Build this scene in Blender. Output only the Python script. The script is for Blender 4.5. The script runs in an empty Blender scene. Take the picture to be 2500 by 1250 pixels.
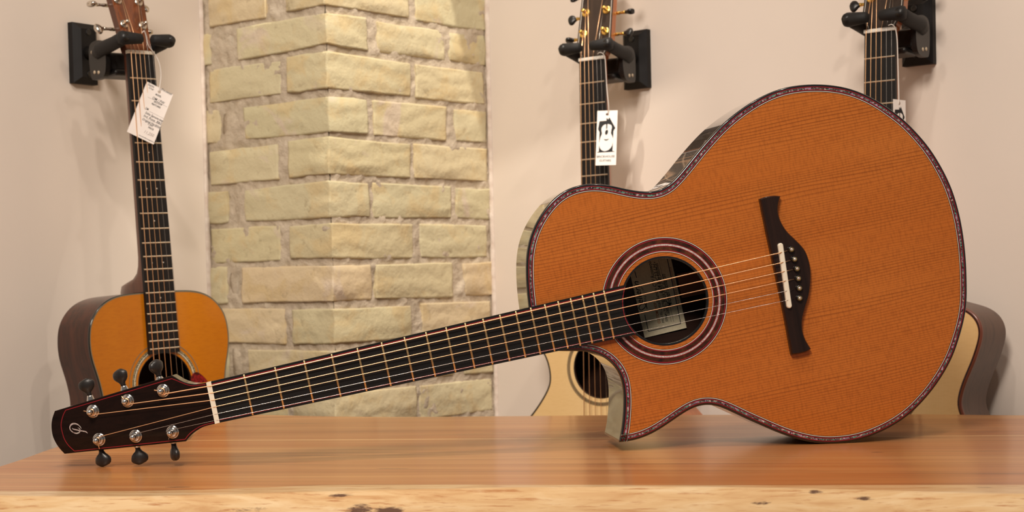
import bpy, bmesh, math, random
from mathutils import Vector, Matrix, noise as mnoise
random.seed(7)
SC = bpy.context.scene
COL = SC.collection

# ------------------------------------------------------------------ camera
F = 3800.0                      # focal length in pixels of the 2500 x 1250 frame
ROLL = 0.024
PITCH = math.radians(1.8)
PPX, PPY = 1250.0, 668.0 + F * math.tan(PITCH)
CAM = Vector((0, 0, 1.15))
_up = Vector((0, math.sin(PITCH), math.cos(PITCH)))
FW = Vector((0, math.cos(PITCH), -math.sin(PITCH)))
RX = math.cos(ROLL) * Vector((1, 0, 0)) - math.sin(ROLL) * _up
RY = math.sin(ROLL) * Vector((1, 0, 0)) + math.cos(ROLL) * _up
cd = bpy.data.cameras.new('camera'); cam = bpy.data.objects.new('camera', cd); COL.objects.link(cam)
cd.sensor_fit = 'HORIZONTAL'; cd.sensor_width = 36.0; cd.lens = F / 2500 * 36.0
cd.shift_y = (PPY - 625.0) / 2500.0
cd.clip_start = 0.05; cd.clip_end = 50
cam.matrix_world = Matrix(((RX.x, RY.x, -FW.x, CAM.x), (RX.y, RY.y, -FW.y, CAM.y), (RX.z, RY.z, -FW.z, CAM.z), (0, 0, 0, 1)))
cd.dof.use_dof = True; cd.dof.focus_distance = 1.74; cd.dof.aperture_fstop = 11
SC.camera = cam
# ------------------------------------------------------------------ light
SC.view_settings.view_transform = 'Standard'
try: SC.view_settings.look = 'None'
except Exception: pass
SC.view_settings.exposure = -0.18
SC.view_settings.gamma = 1.0
SC.view_settings.use_curve_mapping = False
wd = bpy.data.worlds.new('room_air'); SC.world = wd; wd.use_nodes = True
bg = wd.node_tree.nodes['Background']
bg.inputs[0].default_value = (1.0, 0.92, 0.85, 1); bg.inputs[1].default_value = 0.19
WARM = (1.0, 0.885, 0.765)
def aim(o, target):
    o.rotation_euler = (Vector(target) - o.location).to_track_quat('-Z', 'Y').to_euler()
def spot(name, loc, target, watts, deg, blend, rad, col=WARM):
    l = bpy.data.lights.new(name, 'SPOT'); l.energy = watts; l.color = col
    l.spot_size = math.radians(deg); l.spot_blend = blend; l.shadow_soft_size = rad
    o = bpy.data.objects.new(name, l); COL.objects.link(o); o.location = loc; aim(o, target)
def area(name, loc, target, watts, size, col=WARM):
    l = bpy.data.lights.new(name, 'AREA'); l.energy = watts; l.color = col; l.shape = 'DISK'; l.size = size
    o = bpy.data.objects.new(name, l); COL.objects.link(o); o.location = loc; aim(o, target)
CEIL = 2.75
spot('ceiling_spot_left', (-0.35, 1.10, CEIL), (-0.75, 2.5, 0.9), 37, 80, 0.5, 0.035)
spot('ceiling_spot_right', (0.55, 0.95, CEIL), (0.70, 2.3, 0.9), 24, 85, 0.5, 0.035)
spot('ceiling_spot_middle', (0.05, 1.2, CEIL), (0.2, 2.6, 0.9), 18.5, 85, 0.5, 0.035)
spot('ceiling_spot_brick', (0.15, 2.2295, CEIL), (-0.17, 2.74, 1.22), 75, 40, 0.5, 0.006, (1.0, 0.89, 0.75))
area('front_fill', (-0.5, -0.4, CEIL), (0.1, 1.8, 0.9), 62, 0.6)  # broad fill light added above the camera side, not a fitting of the room

# ------------------------------------------------------------------ helpers
def ray(px, py): return FW + RX * ((px - PPX) / F) - RY * ((py - PPY) / F)
def hit(px, py, P, n):
    d = ray(px, py); return CAM + d * ((P - CAM).dot(n) / d.dot(n))
class Fr:
    """a local frame: origin O, axes U V W"""
    def __init__(s, O, U, V, W):
        s.O, s.U, s.V, s.W = Vector(O), Vector(U).normalized(), Vector(V).normalized(), Vector(W).normalized()
        s.m = Matrix(((s.U.x, s.V.x, s.W.x, s.O.x), (s.U.y, s.V.y, s.W.y, s.O.y), (s.U.z, s.V.z, s.W.z, s.O.z), (0, 0, 0, 1)))
    def pix(s, px, py, w=0.0):
        h = hit(px, py, s.O + s.W * w, s.W) - s.O
        return (h.dot(s.U), h.dot(s.V))
    def p3(s, px, py, w=0.0):
        a = s.pix(px, py, w); return Vector((a[0], a[1], w))
    def world(s, p): return s.m @ Vector(p)
    def local(s, P):
        d = Vector(P) - s.O; return Vector((d.dot(s.U), d.dot(s.V), d.dot(s.W)))
WORLD = Fr((0, 0, 0), (1, 0, 0), (0, 1, 0), (0, 0, 1))

class MB:
    def __init__(s): s.v = []; s.f = []; s.sm = []
    def add(s, vs, fs, smooth=False, m=None):
        b = len(s.v)
        s.v += [(m @ Vector(p)) if m is not None else Vector(p) for p in vs]
        for f in fs: s.f.append(tuple(i + b for i in f)); s.sm.append(smooth)
        return s
    def box(s, c, size, m=None):
        x, y, z = [k / 2 for k in size]; cx, cy, cz = c
        vs = [(cx + a * x, cy + b * y, cz + d * z) for a in (-1, 1) for b in (-1, 1) for d in (-1, 1)]
        return s.add(vs, [(0, 1, 3, 2), (4, 6, 7, 5), (0, 4, 5, 1), (2, 3, 7, 6), (0, 2, 6, 4), (1, 5, 7, 3)], False, m)
    def cbox(s, c, size, ch, m=None):
        """box whose top (+z) edge is chamfered"""
        x, y, z = [k / 2 for k in size]; cx, cy, cz = c
        L = lambda a, b, zz: [(cx - a, cy - b, zz), (cx + a, cy - b, zz), (cx + a, cy + b, zz), (cx - a, cy + b, zz)]
        vs = L(x, y, cz - z) + L(x, y, cz + z - ch) + L(x - ch, y - ch, cz + z)
        fs = [(3, 2, 1, 0), (8, 9, 10, 11)]
        for k in (0, 4):
            for i in range(4): fs.append((k + i, k + (i + 1) % 4, k + 4 + (i + 1) % 4, k + 4 + i))
        return s.add(vs, fs, False, m)
    def prism(s, loop, z0, z1, smooth=False, m=None, bottom=True):
        n = len(loop)
        s.add([(p[0], p[1], z0) for p in loop] + [(p[0], p[1], z1) for p in loop],
              [(i, (i + 1) % n, n + (i + 1) % n, n + i) for i in range(n)], smooth, m)
        s.fill([loop], z1, m=m)
        if bottom: s.fill([loop], z0, m=m, flip=True)
        return s
    def fill(s, loops, z, m=None, flip=False, zf=None):
        bm = bmesh.new(); es = []
        for lp in loops:
            vs = [bm.verts.new((p[0], p[1], 0)) for p in lp]
            for i in range(len(vs)): es.append(bm.edges.new((vs[i], vs[(i + 1) % len(vs)])))
        bmesh.ops.triangle_fill(bm, use_beauty=True, use_dissolve=False, edges=es)
        bm.verts.index_update(); bm.normal_update()
        vs = [(v.co.x, v.co.y, zf(v.co.x, v.co.y) if zf else z) for v in bm.verts]
        fs = []
        for f in bm.faces:
            idx = [v.index for v in f.verts]
            if (f.normal.z < 0) != flip: idx.reverse()
            fs.append(tuple(idx))
        bm.free()
        return s.add(vs, fs, False, m)
    def strip(s, A, B, closed=True, smooth=False, m=None):
        n = len(A)
        return s.add(list(A) + list(B), [(i, (i + 1) % n, n + (i + 1) % n, n + i) for i in range(n if closed else n - 1)], smooth, m)
    def loft(s, rings, closed=True, caps=False, smooth=True, m=None):
        n = len(rings[0]); vs = [p for r in rings for p in r]; fs = []
        for k in range(len(rings) - 1):
            for i in range(n if closed else n - 1):
                fs.append((k * n + i, k * n + (i + 1) % n, (k + 1) * n + (i + 1) % n, (k + 1) * n + i))
        if caps:
            fs.append(tuple(range(n - 1, -1, -1))); q = (len(rings) - 1) * n; fs.append(tuple(range(q, q + n)))
        return s.add(vs, fs, smooth, m)
    def tube(s, pts, r, n=8, caps=True, m=None):
        pts = [Vector(p) for p in pts]; rs = r if isinstance(r, (list, tuple)) else [r] * len(pts)
        t = (pts[1] - pts[0]).normalized(); a = t.orthogonal().normalized(); rings = []
        for i, p in enumerate(pts):
            q = (pts[min(i + 1, len(pts) - 1)] - pts[max(i - 1, 0)]).normalized()
            a = (a - q * a.dot(q)).normalized(); b = q.cross(a)
            rings.append([p + (a * math.cos(k * 2 * math.pi / n) + b * math.sin(k * 2 * math.pi / n)) * rs[i] for k in range(n)])
        return s.loft(rings, True, caps, True, m)
    def lathe(s, prof, c, ax, n=20, m=None, flat=False):
        ax = Vector(ax).normalized(); a = ax.orthogonal().normalized(); b = ax.cross(a); c = Vector(c)
        rings = [[c + ax * h + (a * math.cos(k * 2 * math.pi / n) + b * math.sin(k * 2 * math.pi / n)) * max(r, 1e-6) for k in range(n)] for r, h in prof]
        return s.loft(rings, True, True, not flat, m)
    def ring(s, c, r0, r1, z, n=96, m=None):
        A = [(c[0] + r0 * math.cos(k * 2 * math.pi / n), c[1] + r0 * math.sin(k * 2 * math.pi / n), z) for k in range(n)]
        B = [(c[0] + r1 * math.cos(k * 2 * math.pi / n), c[1] + r1 * math.sin(k * 2 * math.pi / n), z) for k in range(n)]
        return s.strip(B, A, True, False, m)
    def ribbon(s, pts, ws, z, closed=False, m=None):
        n = len(pts); A = []; B = []
        ws = ws if isinstance(ws, (list, tuple)) else [ws] * n
        for i in range(n):
            if closed: p, q = pts[i - 1], pts[(i + 1) % n]
            else: p, q = pts[max(i - 1, 0)], pts[min(i + 1, n - 1)]
            d = Vector((q[0] - p[0], q[1] - p[1]));
            if d.length < 1e-9: d = Vector((1, 0))
            d.normalize(); k = ws[i] / 2
            A.append((pts[i][0] - d.y * k, pts[i][1] + d.x * k, z)); B.append((pts[i][0] + d.y * k, pts[i][1] - d.x * k, z))
        return s.strip(B, A, closed, False, m)
    def text(s, txt, size, x=0, y=0, z=0, rot=0.0, shear=0.0, align='LEFT', width=None, bold=0.0, m=None):
        c = bpy.data.curves.new('t', 'FONT'); c.body = txt; c.size = size; c.shear = shear; c.align_x = align
        c.resolution_u = 2; c.offset = bold * size
        o = bpy.data.objects.new('t', c); COL.objects.link(o)
        dg = bpy.context.evaluated_depsgraph_get(); dg.update()
        me = bpy.data.meshes.new_from_object(o.evaluated_get(dg))
        vs = [v.co.copy() for v in me.vertices]; fs = [tuple(p.vertices) for p in me.polygons]
        bpy.data.objects.remove(o); bpy.data.curves.remove(c); bpy.data.meshes.remove(me)
        if not vs: return s
        if width:
            w = max(v.x for v in vs) - min(v.x for v in vs); k = width / max(w, 1e-6)
            for v in vs: v.x *= k
        ca, sa = math.cos(rot), math.sin(rot)
        return s.add([(x + v.x * ca - v.y * sa, y + v.x * sa + v.y * ca, z) for v in vs], fs, False, m)
    def mesh(s, name, m=None):
        me = bpy.data.meshes.new(name)
        me.from_pydata([tuple((m @ p) if m is not None else p) for p in s.v], [], s.f)
        me.polygons.foreach_set('use_smooth', s.sm); me.update()
        return me
def link(name, me, mat, parent=None):
    o = bpy.data.objects.new(name, me); COL.objects.link(o)
    if me is not None and mat is not None: me.materials.append(mat)
    if parent is not None: o.parent = parent
    return o
def tag(o, label=None, cat=None, group=None, kind=None):
    if label: o['label'] = label
    if cat: o['category'] = cat
    if group: o['group'] = group
    if kind: o['kind'] = kind
    return o
class Thing:
    def __init__(s, name, fr, label, cat, group=None):
        s.fr = fr; s.inv = fr.m.inverted()
        s.root = bpy.data.objects.new(name, None); COL.objects.link(s.root); s.root.matrix_world = fr.m
        s.root.empty_display_size = 0.05
        tag(s.root, label, cat, group)
    def part(s, name, mb, mat, fr=None, parent=None, label=None, kind=None):
        m = None if fr is None or fr is s.fr else s.inv @ fr.m
        o = link(name, mb.mesh(name, m), mat, parent or s.root)
        if label: o['label'] = label
        if kind: o['kind'] = kind
        return o
def bevel(o, w, seg=2):
    b = o.modifiers.new('b', 'BEVEL'); b.width = w; b.segments = seg; b.limit_method = 'ANGLE'; b.angle_limit = math.radians(35)
    return o
def cat(pts, per=8, closed=False):
    """catmull-rom through points"""
    P = [Vector(p) for p in pts]; n = len(P); out = []
    for i in range(n if closed else n - 1):
        if closed: a, b, c, d = P[i - 1], P[i], P[(i + 1) % n], P[(i + 2) % n]
        else: a, b, c, d = P[max(i - 1, 0)], P[i], P[i + 1], P[min(i + 2, n - 1)]
        for k in range(per):
            t = k / per
            out.append(0.5 * ((2 * b) + (c - a) * t + (2 * a - 5 * b + 4 * c - d) * t * t + (3 * b - a - 3 * c + d) * t ** 3))
    if not closed: out.append(P[-1].copy())
    return out
def resample(pts, step):
    L = [0.0]
    for i in range(1, len(pts)): L.append(L[-1] + (pts[i] - pts[i - 1]).length)
    n = max(2, round(L[-1] / step)); out = []; j = 0
    for k in range(n + 1):
        t = L[-1] * k / n
        while j < len(L) - 2 and L[j + 1] < t: j += 1
        q = (t - L[j]) / max(L[j + 1] - L[j], 1e-12); out.append(pts[j].lerp(pts[j + 1], q))
    return out
def relax(pts, it, closed=False):
    for _ in range(it):
        q = [p.copy() for p in pts]; n = len(pts)
        for i in (range(n) if closed else range(1, n - 1)):
            q[i] = pts[i] * 0.5 + (pts[i - 1] + pts[(i + 1) % n]) * 0.25
        pts = q
    return pts
def inset(loop, d):
    n = len(loop); out = []
    for i in range(n):
        a, b, c = loop[i - 1], loop[i], loop[(i + 1) % n]
        e0 = (b - a).normalized(); e1 = (c - b).normalized()
        n0 = Vector((-e0.y, e0.x)); n1 = Vector((-e1.y, e1.x)); s = (n0 + n1)
        if s.length < 1e-6: s = n0
        s.normalize(); k = max(s.dot(n1), 0.35)
        out.append(b + s * (d / k))
    return out
def v3(loop, z): return [(p[0], p[1], z(p[0], p[1]) if callable(z) else z) for p in loop]

# ------------------------------------------------------------------ materials
def srgb(r, g, b):
    f = lambda c: (c / 255 / 12.92) if c / 255 <= 0.04045 else ((c / 255 + 0.055) / 1.055) ** 2.4
    return (f(r), f(g), f(b), 1)
class M:
    def __init__(s, name):
        s.mat = bpy.data.materials.new(name); s.mat.use_nodes = True; s.t = s.mat.node_tree
        s.b = s.t.nodes['Principled BSDF']
    def n(s, kind, **k):
        x = s.t.nodes.new(kind)
        for a, v in k.items(): setattr(x, a, v)
        return x
    def l(s, a, b): s.t.links.new(a, b)
    def set(s, **k):
        for a, v in k.items(): s.b.inputs[a.replace('_', ' ')].default_value = v
        return s
    def coords(s, scale=(1, 1, 1), loc=(0, 0, 0), rot=(0, 0, 0), src='Object'):
        tc = s.n('ShaderNodeTexCoord'); mp = s.n('ShaderNodeMapping')
        mp.inputs['Scale'].default_value = scale; mp.inputs['Location'].default_value = loc; mp.inputs['Rotation'].default_value = rot
        s.l(tc.outputs[src], mp.inputs['Vector']); return mp.outputs['Vector']
    def noise(s, vec, scale=1.0, detail=3.0, rough=0.55, dist=0.0):
        x = s.n('ShaderNodeTexNoise'); x.inputs['Scale'].default_value = scale; x.inputs['Detail'].default_value = detail
        x.inputs['Roughness'].default_value = rough; x.inputs['Distortion'].default_value = dist
        s.l(vec, x.inputs['Vector']); return x.outputs['Fac']
    def ramp(s, fac, stops, interp='LINEAR'):
        r = s.n('ShaderNodeValToRGB'); e = r.color_ramp.elements; r.color_ramp.interpolation = interp
        while len(e) < len(stops): e.new(0.5)
        for i, (p, c) in enumerate(stops): e[i].position = p; e[i].color = c if len(c) == 4 else (*c, 1)
        s.l(fac, r.inputs['Fac']); return r.outputs['Color']
    def mix(s, fac, a, b, mode='MIX'):
        x = s.n('ShaderNodeMix', data_type='RGBA', blend_type=mode)
        for v, i in ((fac, x.inputs[0]), (a, x.inputs[6]), (b, x.inputs[7])):
            if hasattr(v, 'is_linked'): s.l(v, i)
            else: i.default_value = v
        return x.outputs[2]
    def math(s, op, a, b=0.0, clamp=False):
        x = s.n('ShaderNodeMath', operation=op, use_clamp=clamp)
        for v, i in ((a, x.inputs[0]), (b, x.inputs[1])):
            if hasattr(v, 'is_linked'): s.l(v, i)
            else: i.default_value = v
        return x.outputs[0]
    def color(s, c):
        if hasattr(c, 'is_linked'): s.l(c, s.b.inputs['Base Color'])
        else: s.b.inputs['Base Color'].default_value = c
        return s
    def bump(s, h, strength=0.3, dist=0.002):
        x = s.n('ShaderNodeBump'); x.inputs['Strength'].default_value = strength; x.inputs['Distance'].default_value = dist
        s.l(h, x.inputs['Height']); s.l(x.outputs['Normal'], s.b.inputs['Normal']); return s
def plain(name, col, rough=0.5, metal=0.0, coat=0.0, coat_rough=0.05, var=0.06, vs=60.0):
    m = M(name); f = m.noise(m.coords(), vs, 3)
    d = tuple(c * (1 - var) for c in col[:3]) + (1,); e = tuple(min(1, c * (1 + var)) for c in col[:3]) + (1,)
    m.color(m.ramp(f, [(0.3, d), (0.7, e)]))
    m.set(Roughness=rough, Metallic=metal, Coat_Weight=coat, Coat_Roughness=coat_rough)
    return m.mat
def wood(name, cols, along='x', long=3.0, cross=60.0, rough=0.4, coat=0.0, coat_rough=0.05, detail=6.0, dist=0.4, spec=0.3):
    """streaked wood; grain runs along one object axis"""
    m = M(name); sc = {'x': (long, cross, cross), 'y': (cross, long, cross), 'z': (cross, cross, long)}[along]
    v = m.coords(sc); f = m.noise(v, 1.0, detail, 0.62, dist)
    k = len(cols); m.color(m.ramp(f, [(0.28 + 0.44 * i / (k - 1), c) for i, c in enumerate(cols)]))
    m.set(Roughness=rough, Coat_Weight=coat, Coat_Roughness=coat_rough, Specular_IOR_Level=spec)
    return m.mat
def softwood(name, base, dark, light, along='x', period=0.0028, rough=0.35, coat=0.6, lines=0.55, rays=0.25):
    """quarter-sawn spruce or cedar: fine late-wood lines and cross silk"""
    m = M(name)
    A = (1.2, 14.0, 14.0) if along == 'x' else (14.0, 1.2, 14.0)
    warp = m.noise(m.coords(A), 1.0, 3, 0.6)
    tc = m.n('ShaderNodeTexCoord'); sp = m.n('ShaderNodeSeparateXYZ'); m.l(tc.outputs['Object'], sp.inputs[0])
    c = sp.outputs['Y'] if along == 'x' else sp.outputs['X']
    ph = m.math('ADD', c, m.math('MULTIPLY', warp, period * 9))
    saw = m.math('FRACT', m.math('MULTIPLY', ph, 1.0 / period))
    line = m.ramp(saw, [(0.0, (0, 0, 0)), (0.55, (0.12, 0.12, 0.12)), (0.86, (1, 1, 1)), (1.0, (0, 0, 0))])
    amp = m.noise(m.coords((0.6, 26, 26) if along == 'x' else (26, 0.6, 26)), 1.0, 3)
    lf = m.math('MULTIPLY', line, m.math('MULTIPLY', m.ramp(amp, [(0.3, (0.25,) * 3), (0.7, (1, 1, 1))]), lines))
    big = m.noise(m.coords((2.0, 9, 9) if along == 'x' else (9, 2.0, 9)), 1.0, 3)
    col = m.mix(m.ramp(big, [(0.3, (0, 0, 0)), (0.7, (1, 1, 1))]), base, light)
    col = m.mix(lf, col, dark)
    silk = m.noise(m.coords((420, 90, 90) if along == 'x' else (90, 420, 90)), 1.0, 2)
    col = m.mix(m.math('MULTIPLY', m.ramp(silk, [(0.45, (0, 0, 0)), (0.68, (1, 1, 1))]), rays), col, dark)
    m.color(col); m.set(Roughness=rough, Coat_Weight=coat * 0.6, Coat_Roughness=0.06, Specular_IOR_Level=0.25)
    return m.mat
MT = {}
def build_materials():
    # plaster wall
    m = M('cream_wall_paint'); f = m.noise(m.coords(), 2.2, 4)
    m.color(m.ramp(f, [(0.3, srgb(228, 216, 205)), (0.7, srgb(234, 222, 211))])); m.set(Roughness=0.75)
    m.bump(m.noise(m.coords(), 160, 4), 0.10, 0.001); MT['wall'] = m.mat
    m = M('white_plaster_edge'); f = m.noise(m.coords(), 60, 4)
    m.color(m.ramp(f, [(0.3, srgb(214, 196, 182)), (0.7, srgb(238, 226, 214))])); m.set(Roughness=0.9); m.bump(f, 0.6, 0.003); MT['plaster'] = m.mat
    m = M('buff_brick')
    oi = m.n('ShaderNodeObjectInfo')
    base = m.ramp(oi.outputs['Random'], [(0.0, srgb(206, 198, 162)), (0.35, srgb(213, 203, 168)), (0.62, srgb(209, 199, 160)), (0.88, srgb(215, 202, 166)), (1.0, srgb(218, 197, 162))])
    add = m.n('ShaderNodeVectorMath', operation='ADD'); tc = m.n('ShaderNodeTexCoord')
    rv = m.n('ShaderNodeCombineXYZ'); m.l(m.math('MULTIPLY', oi.outputs['Random'], 37.0), rv.inputs[0]); m.l(rv.outputs[0], add.inputs[1]); m.l(tc.outputs['Object'], add.inputs[0])
    v = add.outputs[0]
    n1 = m.noise(v, 14, 4, 0.6, 0.8); n2 = m.noise(v, 7, 3, 0.5, 1.5); n3 = m.noise(v, 45, 5, 0.65)
    col = m.mix(m.ramp(n1, [(0.5, (0, 0, 0)), (0.63, (0.55,) * 3)]), base, srgb(212, 188, 138))
    col = m.mix(m.ramp(n2, [(0.62, (0, 0, 0)), (0.7, (0.75,) * 3)]), col, srgb(214, 198, 180))
    col = m.mix(m.ramp(n3, [(0.28, (0.5,) * 3), (0.4, (0, 0, 0))]), col, srgb(150, 132, 100))
    m.color(col); m.set(Roughness=0.85)
    w = m.n('ShaderNodeTexWave'); w.wave_type = 'RINGS'; w.inputs['Scale'].default_value = 9; w.inputs['Distortion'].default_value = 7; w.inputs['Detail'].default_value = 2; w.inputs['Detail Scale'].default_value = 1.2
    m.l(v, w.inputs['Vector'])
    h = m.math('ADD', m.math('MULTIPLY', w.outputs['Fac'], 0.35), n3)
    m.bump(h, 0.5, 0.006); MT['brick'] = m.mat
    m = M('lime_mortar'); n1 = m.noise(m.coords(), 30, 6, 0.7); n2 = m.noise(m.coords(), 140, 4, 0.7); n3 = m.noise(m.coords(), 5, 3)
    col = m.ramp(n1, [(0.25, srgb(170, 156, 134)), (0.5, srgb(202, 188, 166)), (0.75, srgb(222, 209, 188))])
    col = m.mix(m.ramp(n3, [(0.35, (0.5,) * 3), (0.6, (0, 0, 0))]), col, srgb(180, 166, 148))
    col = m.mix(m.ramp(n2, [(0.66, (0, 0, 0)), (0.74, (0.6,) * 3)]), col, srgb(235, 225, 212))
    m.color(col); m.set(Roughness=0.95); m.bump(m.math('ADD', n1, m.math('MULTIPLY', n2, 0.5)), 0.8, 0.006); MT['mortar'] = m.mat
    MT['floor'] = wood('floor_boards', [srgb(90, 60, 40), srgb(120, 84, 56)], 'x', 1.5, 20, 0.5)
    # woods
    MT['cedar'] = softwood('cedar_top', srgb(181, 98, 34), srgb(96, 40, 8), srgb(192, 112, 46), 'x', 0.0031, 0.32, 0.6, 0.72, 0.22)
    MT['amber'] = softwood('aged_amber_spruce', srgb(182, 106, 12), srgb(140, 72, 6), srgb(198, 122, 18), 'y', 0.0022, 0.3, 0.6, 0.35, 0.16)
    MT['spruce'] = softwood('pale_spruce', srgb(232, 196, 138), srgb(206, 160, 98), srgb(236, 204, 150), 'y', 0.0022, 0.4, 0.35, 0.22, 0.12)
    MT['rose_gloss'] = wood('glossy_dark_rosewood', [srgb(26, 14, 10), srgb(44, 24, 16), srgb(30, 16, 11)], 'x', 2, 70, 0.25, 1.0, 0.02)
    MT['rose1'] = wood('brown_rosewood', [srgb(26, 10, 6), srgb(78, 38, 22), srgb(50, 23, 13), srgb(84, 42, 25)], 'y', 2.5, 60, 0.3, 0.25, 0.05, spec=0.2)
    MT['rose3'] = wood('matte_rosewood', [srgb(58, 40, 32), srgb(92, 64, 50), srgb(76, 52, 42)], 'y', 2, 60, 0.45, 0.25, 0.25)
    MT['head1'] = wood('rosewood_veneer', [srgb(60, 28, 10), srgb(128, 68, 32), srgb(92, 46, 20), srgb(140, 78, 38)], 'y', 3, 70, 0.3, 0.7, 0.05)
    MT['mahog'] = wood('orange_mahogany', [srgb(150, 84, 44), srgb(184, 108, 58)], 'y', 3, 50, 0.4, 0.4, 0.1)
    MT['neck1'] = wood('brown_mahogany', [srgb(70, 36, 22), srgb(104, 58, 36)], 'y', 3, 50, 0.35, 0.4, 0.1)
    MT['neckd'] = wood('dark_neck_wood', [srgb(30, 20, 16), srgb(48, 32, 24)], 'x', 3, 60, 0.4, 0.3, 0.1)
    MT['ebony'] = wood('ebony', [srgb(15, 13, 13), srgb(24, 21, 20)], 'x', 2.5, 90, 0.42, 0.0)
    MT['ebony_y'] = wood('ebony_board', [srgb(17, 15, 15), srgb(27, 24, 23)], 'y', 2.5, 90, 0.5, 0.0)
    MT['ebony_bridge'] = wood('ebony_bridge', [srgb(22, 13, 11), srgb(46, 28, 22)], 'y', 4, 120, 0.32, 0.15)
    MT['headface'] = wood('glossy_ebony_face', [srgb(14, 7, 5), srgb(30, 16, 11), srgb(19, 9, 7)], 'x', 2.5, 80, 0.25, 0.22, 0.03, spec=0.12)
    MT['head2'] = wood('dark_striped_face', [srgb(44, 33, 26), srgb(60, 46, 36)], 'y', 2, 90, 0.4, 0.3, 0.15)
    MT['burl'] = M('burl_rosette'); m = MT['burl']; n1 = m.noise(m.coords(), 60, 5, 0.6, 1.0)
    m.color(m.ramp(n1, [(0.35, srgb(34, 13, 7)), (0.55, srgb(70, 34, 16)), (0.75, srgb(108, 60, 28))])); m.set(Roughness=0.4, Coat_Weight=0.2, Specular_IOR_Level=0.3); MT['burl'] = m.mat
    MT['inside'] = wood('inside_rosewood', [srgb(40, 24, 18), srgb(62, 38, 28)], 'x', 2, 50, 0.5)
    MT['brace'] = wood('brown_back_strip', [srgb(120, 78, 58), srgb(146, 98, 72)], 'x', 3, 50, 0.6)
    # trim
    MT['black'] = plain('black_binding', srgb(12, 10, 10), 0.2, 0, 0.8, 0.05)
    MT['red'] = plain('red_line', srgb(138, 10, 26), 0.45, 0, 0.2)
    MT['white'] = plain('white_line', srgb(226, 220, 210), 0.4, 0, 0.5)
    MT['bone'] = plain('bone', srgb(236, 226, 206), 0.35, 0, 0.3, 0.1, 0.03)
    MT['whitenut'] = plain('white_nut', srgb(232, 226, 216), 0.4)
    m = M('abalone'); vo = m.n('ShaderNodeTexVoronoi'); vo.inputs['Scale'].default_value = 560; m.l(m.coords((1, 1, 1)), vo.inputs['Vector'])
    sp = m.n('ShaderNodeSeparateColor'); m.l(vo.outputs['Color'], sp.inputs[0])
    c = m.ramp(sp.outputs[0], [(0.0, srgb(46, 34, 30)), (0.2, srgb(110, 94, 80)), (0.36, srgb(58, 46, 42)), (0.46, srgb(206, 160, 196)), (0.56, srgb(78, 66, 58)), (0.68, srgb(110, 176, 158)), (0.76, srgb(52, 42, 44)), (0.88, srgb(206, 188, 176)), (0.94, srgb(90, 66, 92)), (1.0, srgb(236, 222, 220))])
    m.color(c); m.set(Roughness=0.18, Metallic=0.35, Coat_Weight=0.6); MT['abalone'] = m.mat
    m = M('pearl'); vo = m.n('ShaderNodeTexNoise'); vo.inputs['Scale'].default_value = 240; m.l(m.coords(), vo.inputs['Vector'])
    m.color(m.ramp(vo.outputs['Fac'], [(0.3, srgb(150, 128, 120)), (0.42, srgb(216, 196, 196)), (0.52, srgb(170, 158, 150)), (0.6, srgb(226, 214, 210)), (0.75, srgb(160, 172, 164))])); m.set(Roughness=0.2, Metallic=0.25, Coat_Weight=0.5); MT['pearl'] = m.mat
    m = M('herringbone'); w = m.n('ShaderNodeTexNoise'); w.inputs['Scale'].default_value = 600; m.l(m.coords(), w.inputs['Vector'])
    m.color(m.ramp(w.outputs['Fac'], [(0.45, srgb(70, 62, 40)), (0.55, srgb(196, 184, 140))])); m.set(Roughness=0.4); MT['herring'] = m.mat
    MT['greenline'] = plain('grey_green_binding', srgb(112, 108, 88), 0.4, 0, 0.4)
    MT['darkline'] = plain('dark_brown_binding', srgb(66, 52, 40), 0.4, 0, 0.3)
    MT['redwood'] = plain('reddish_binding', srgb(116, 58, 38), 0.4, 0, 0.4)
    m = M('red_tortoise'); n1 = m.noise(m.coords(), 90, 4, 0.6, 2); m.color(m.ramp(n1, [(0.4, srgb(60, 6, 8)), (0.6, srgb(140, 20, 26))])); m.set(Roughness=0.2, Coat_Weight=0.5); MT['tortoise'] = m.mat
    # metal
    MT['chrome'] = plain('chrome', (0.62, 0.60, 0.58, 1), 0.12, 1.0, 0, 0, 0.02)
    MT['nickel'] = plain('worn_nickel', (0.66, 0.60, 0.52, 1), 0.22, 1.0, 0, 0, 0.05)
    MT['gold'] = plain('gold', (0.95, 0.62, 0.16, 1), 0.2, 1.0, 0, 0, 0.04)
    MT['fretgold'] = plain('gold_fret_wire', (0.80, 0.56, 0.28, 1), 0.28, 1.0, 0, 0, 0.04)
    MT['fretsilver'] = plain('nickel_fret_wire', (0.85, 0.74, 0.58, 1), 0.35, 1.0, 0, 0, 0.04)
    MT['bronze'] = plain('bronze_wound_string', (1.0, 0.60, 0.34, 1), 0.3, 0.85, 0, 0, 0.04)
    MT['steel'] = plain('plain_steel_string', (0.72, 0.68, 0.64, 1), 0.25, 1.0, 0, 0, 0.02)
    MT['knob'] = plain('matte_ebony_knob', srgb(30, 26, 25), 0.38, 0, 0.1, 0.2, 0.15, 40)
    MT['blackplastic'] = plain('black_plastic', srgb(26, 24, 24), 0.35, 0, 0, 0, 0.1)
    MT['foam'] = plain('black_foam_rubber', srgb(19, 17, 17), 0.7, 0, 0, 0, 0.12, 300)
    MT['hangermetal'] = plain('black_painted_metal', srgb(26, 24, 23), 0.4, 0, 0, 0, 0.1)
    MT['hangerwood'] = wood('black_stained_wood', [srgb(14, 12, 13), srgb(24, 21, 22)], 'y', 4, 160, 0.6)
    MT['rivet'] = plain('pale_rivet', srgb(196, 178, 152), 0.4)
    m = M('label_paper'); n1 = m.noise(m.coords(), 300, 3); m.color(m.ramp(n1, [(0.3, srgb(222, 208, 174)), (0.7, srgb(236, 222, 190))])); m.set(Roughness=0.8); MT['paper'] = m.mat
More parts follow.
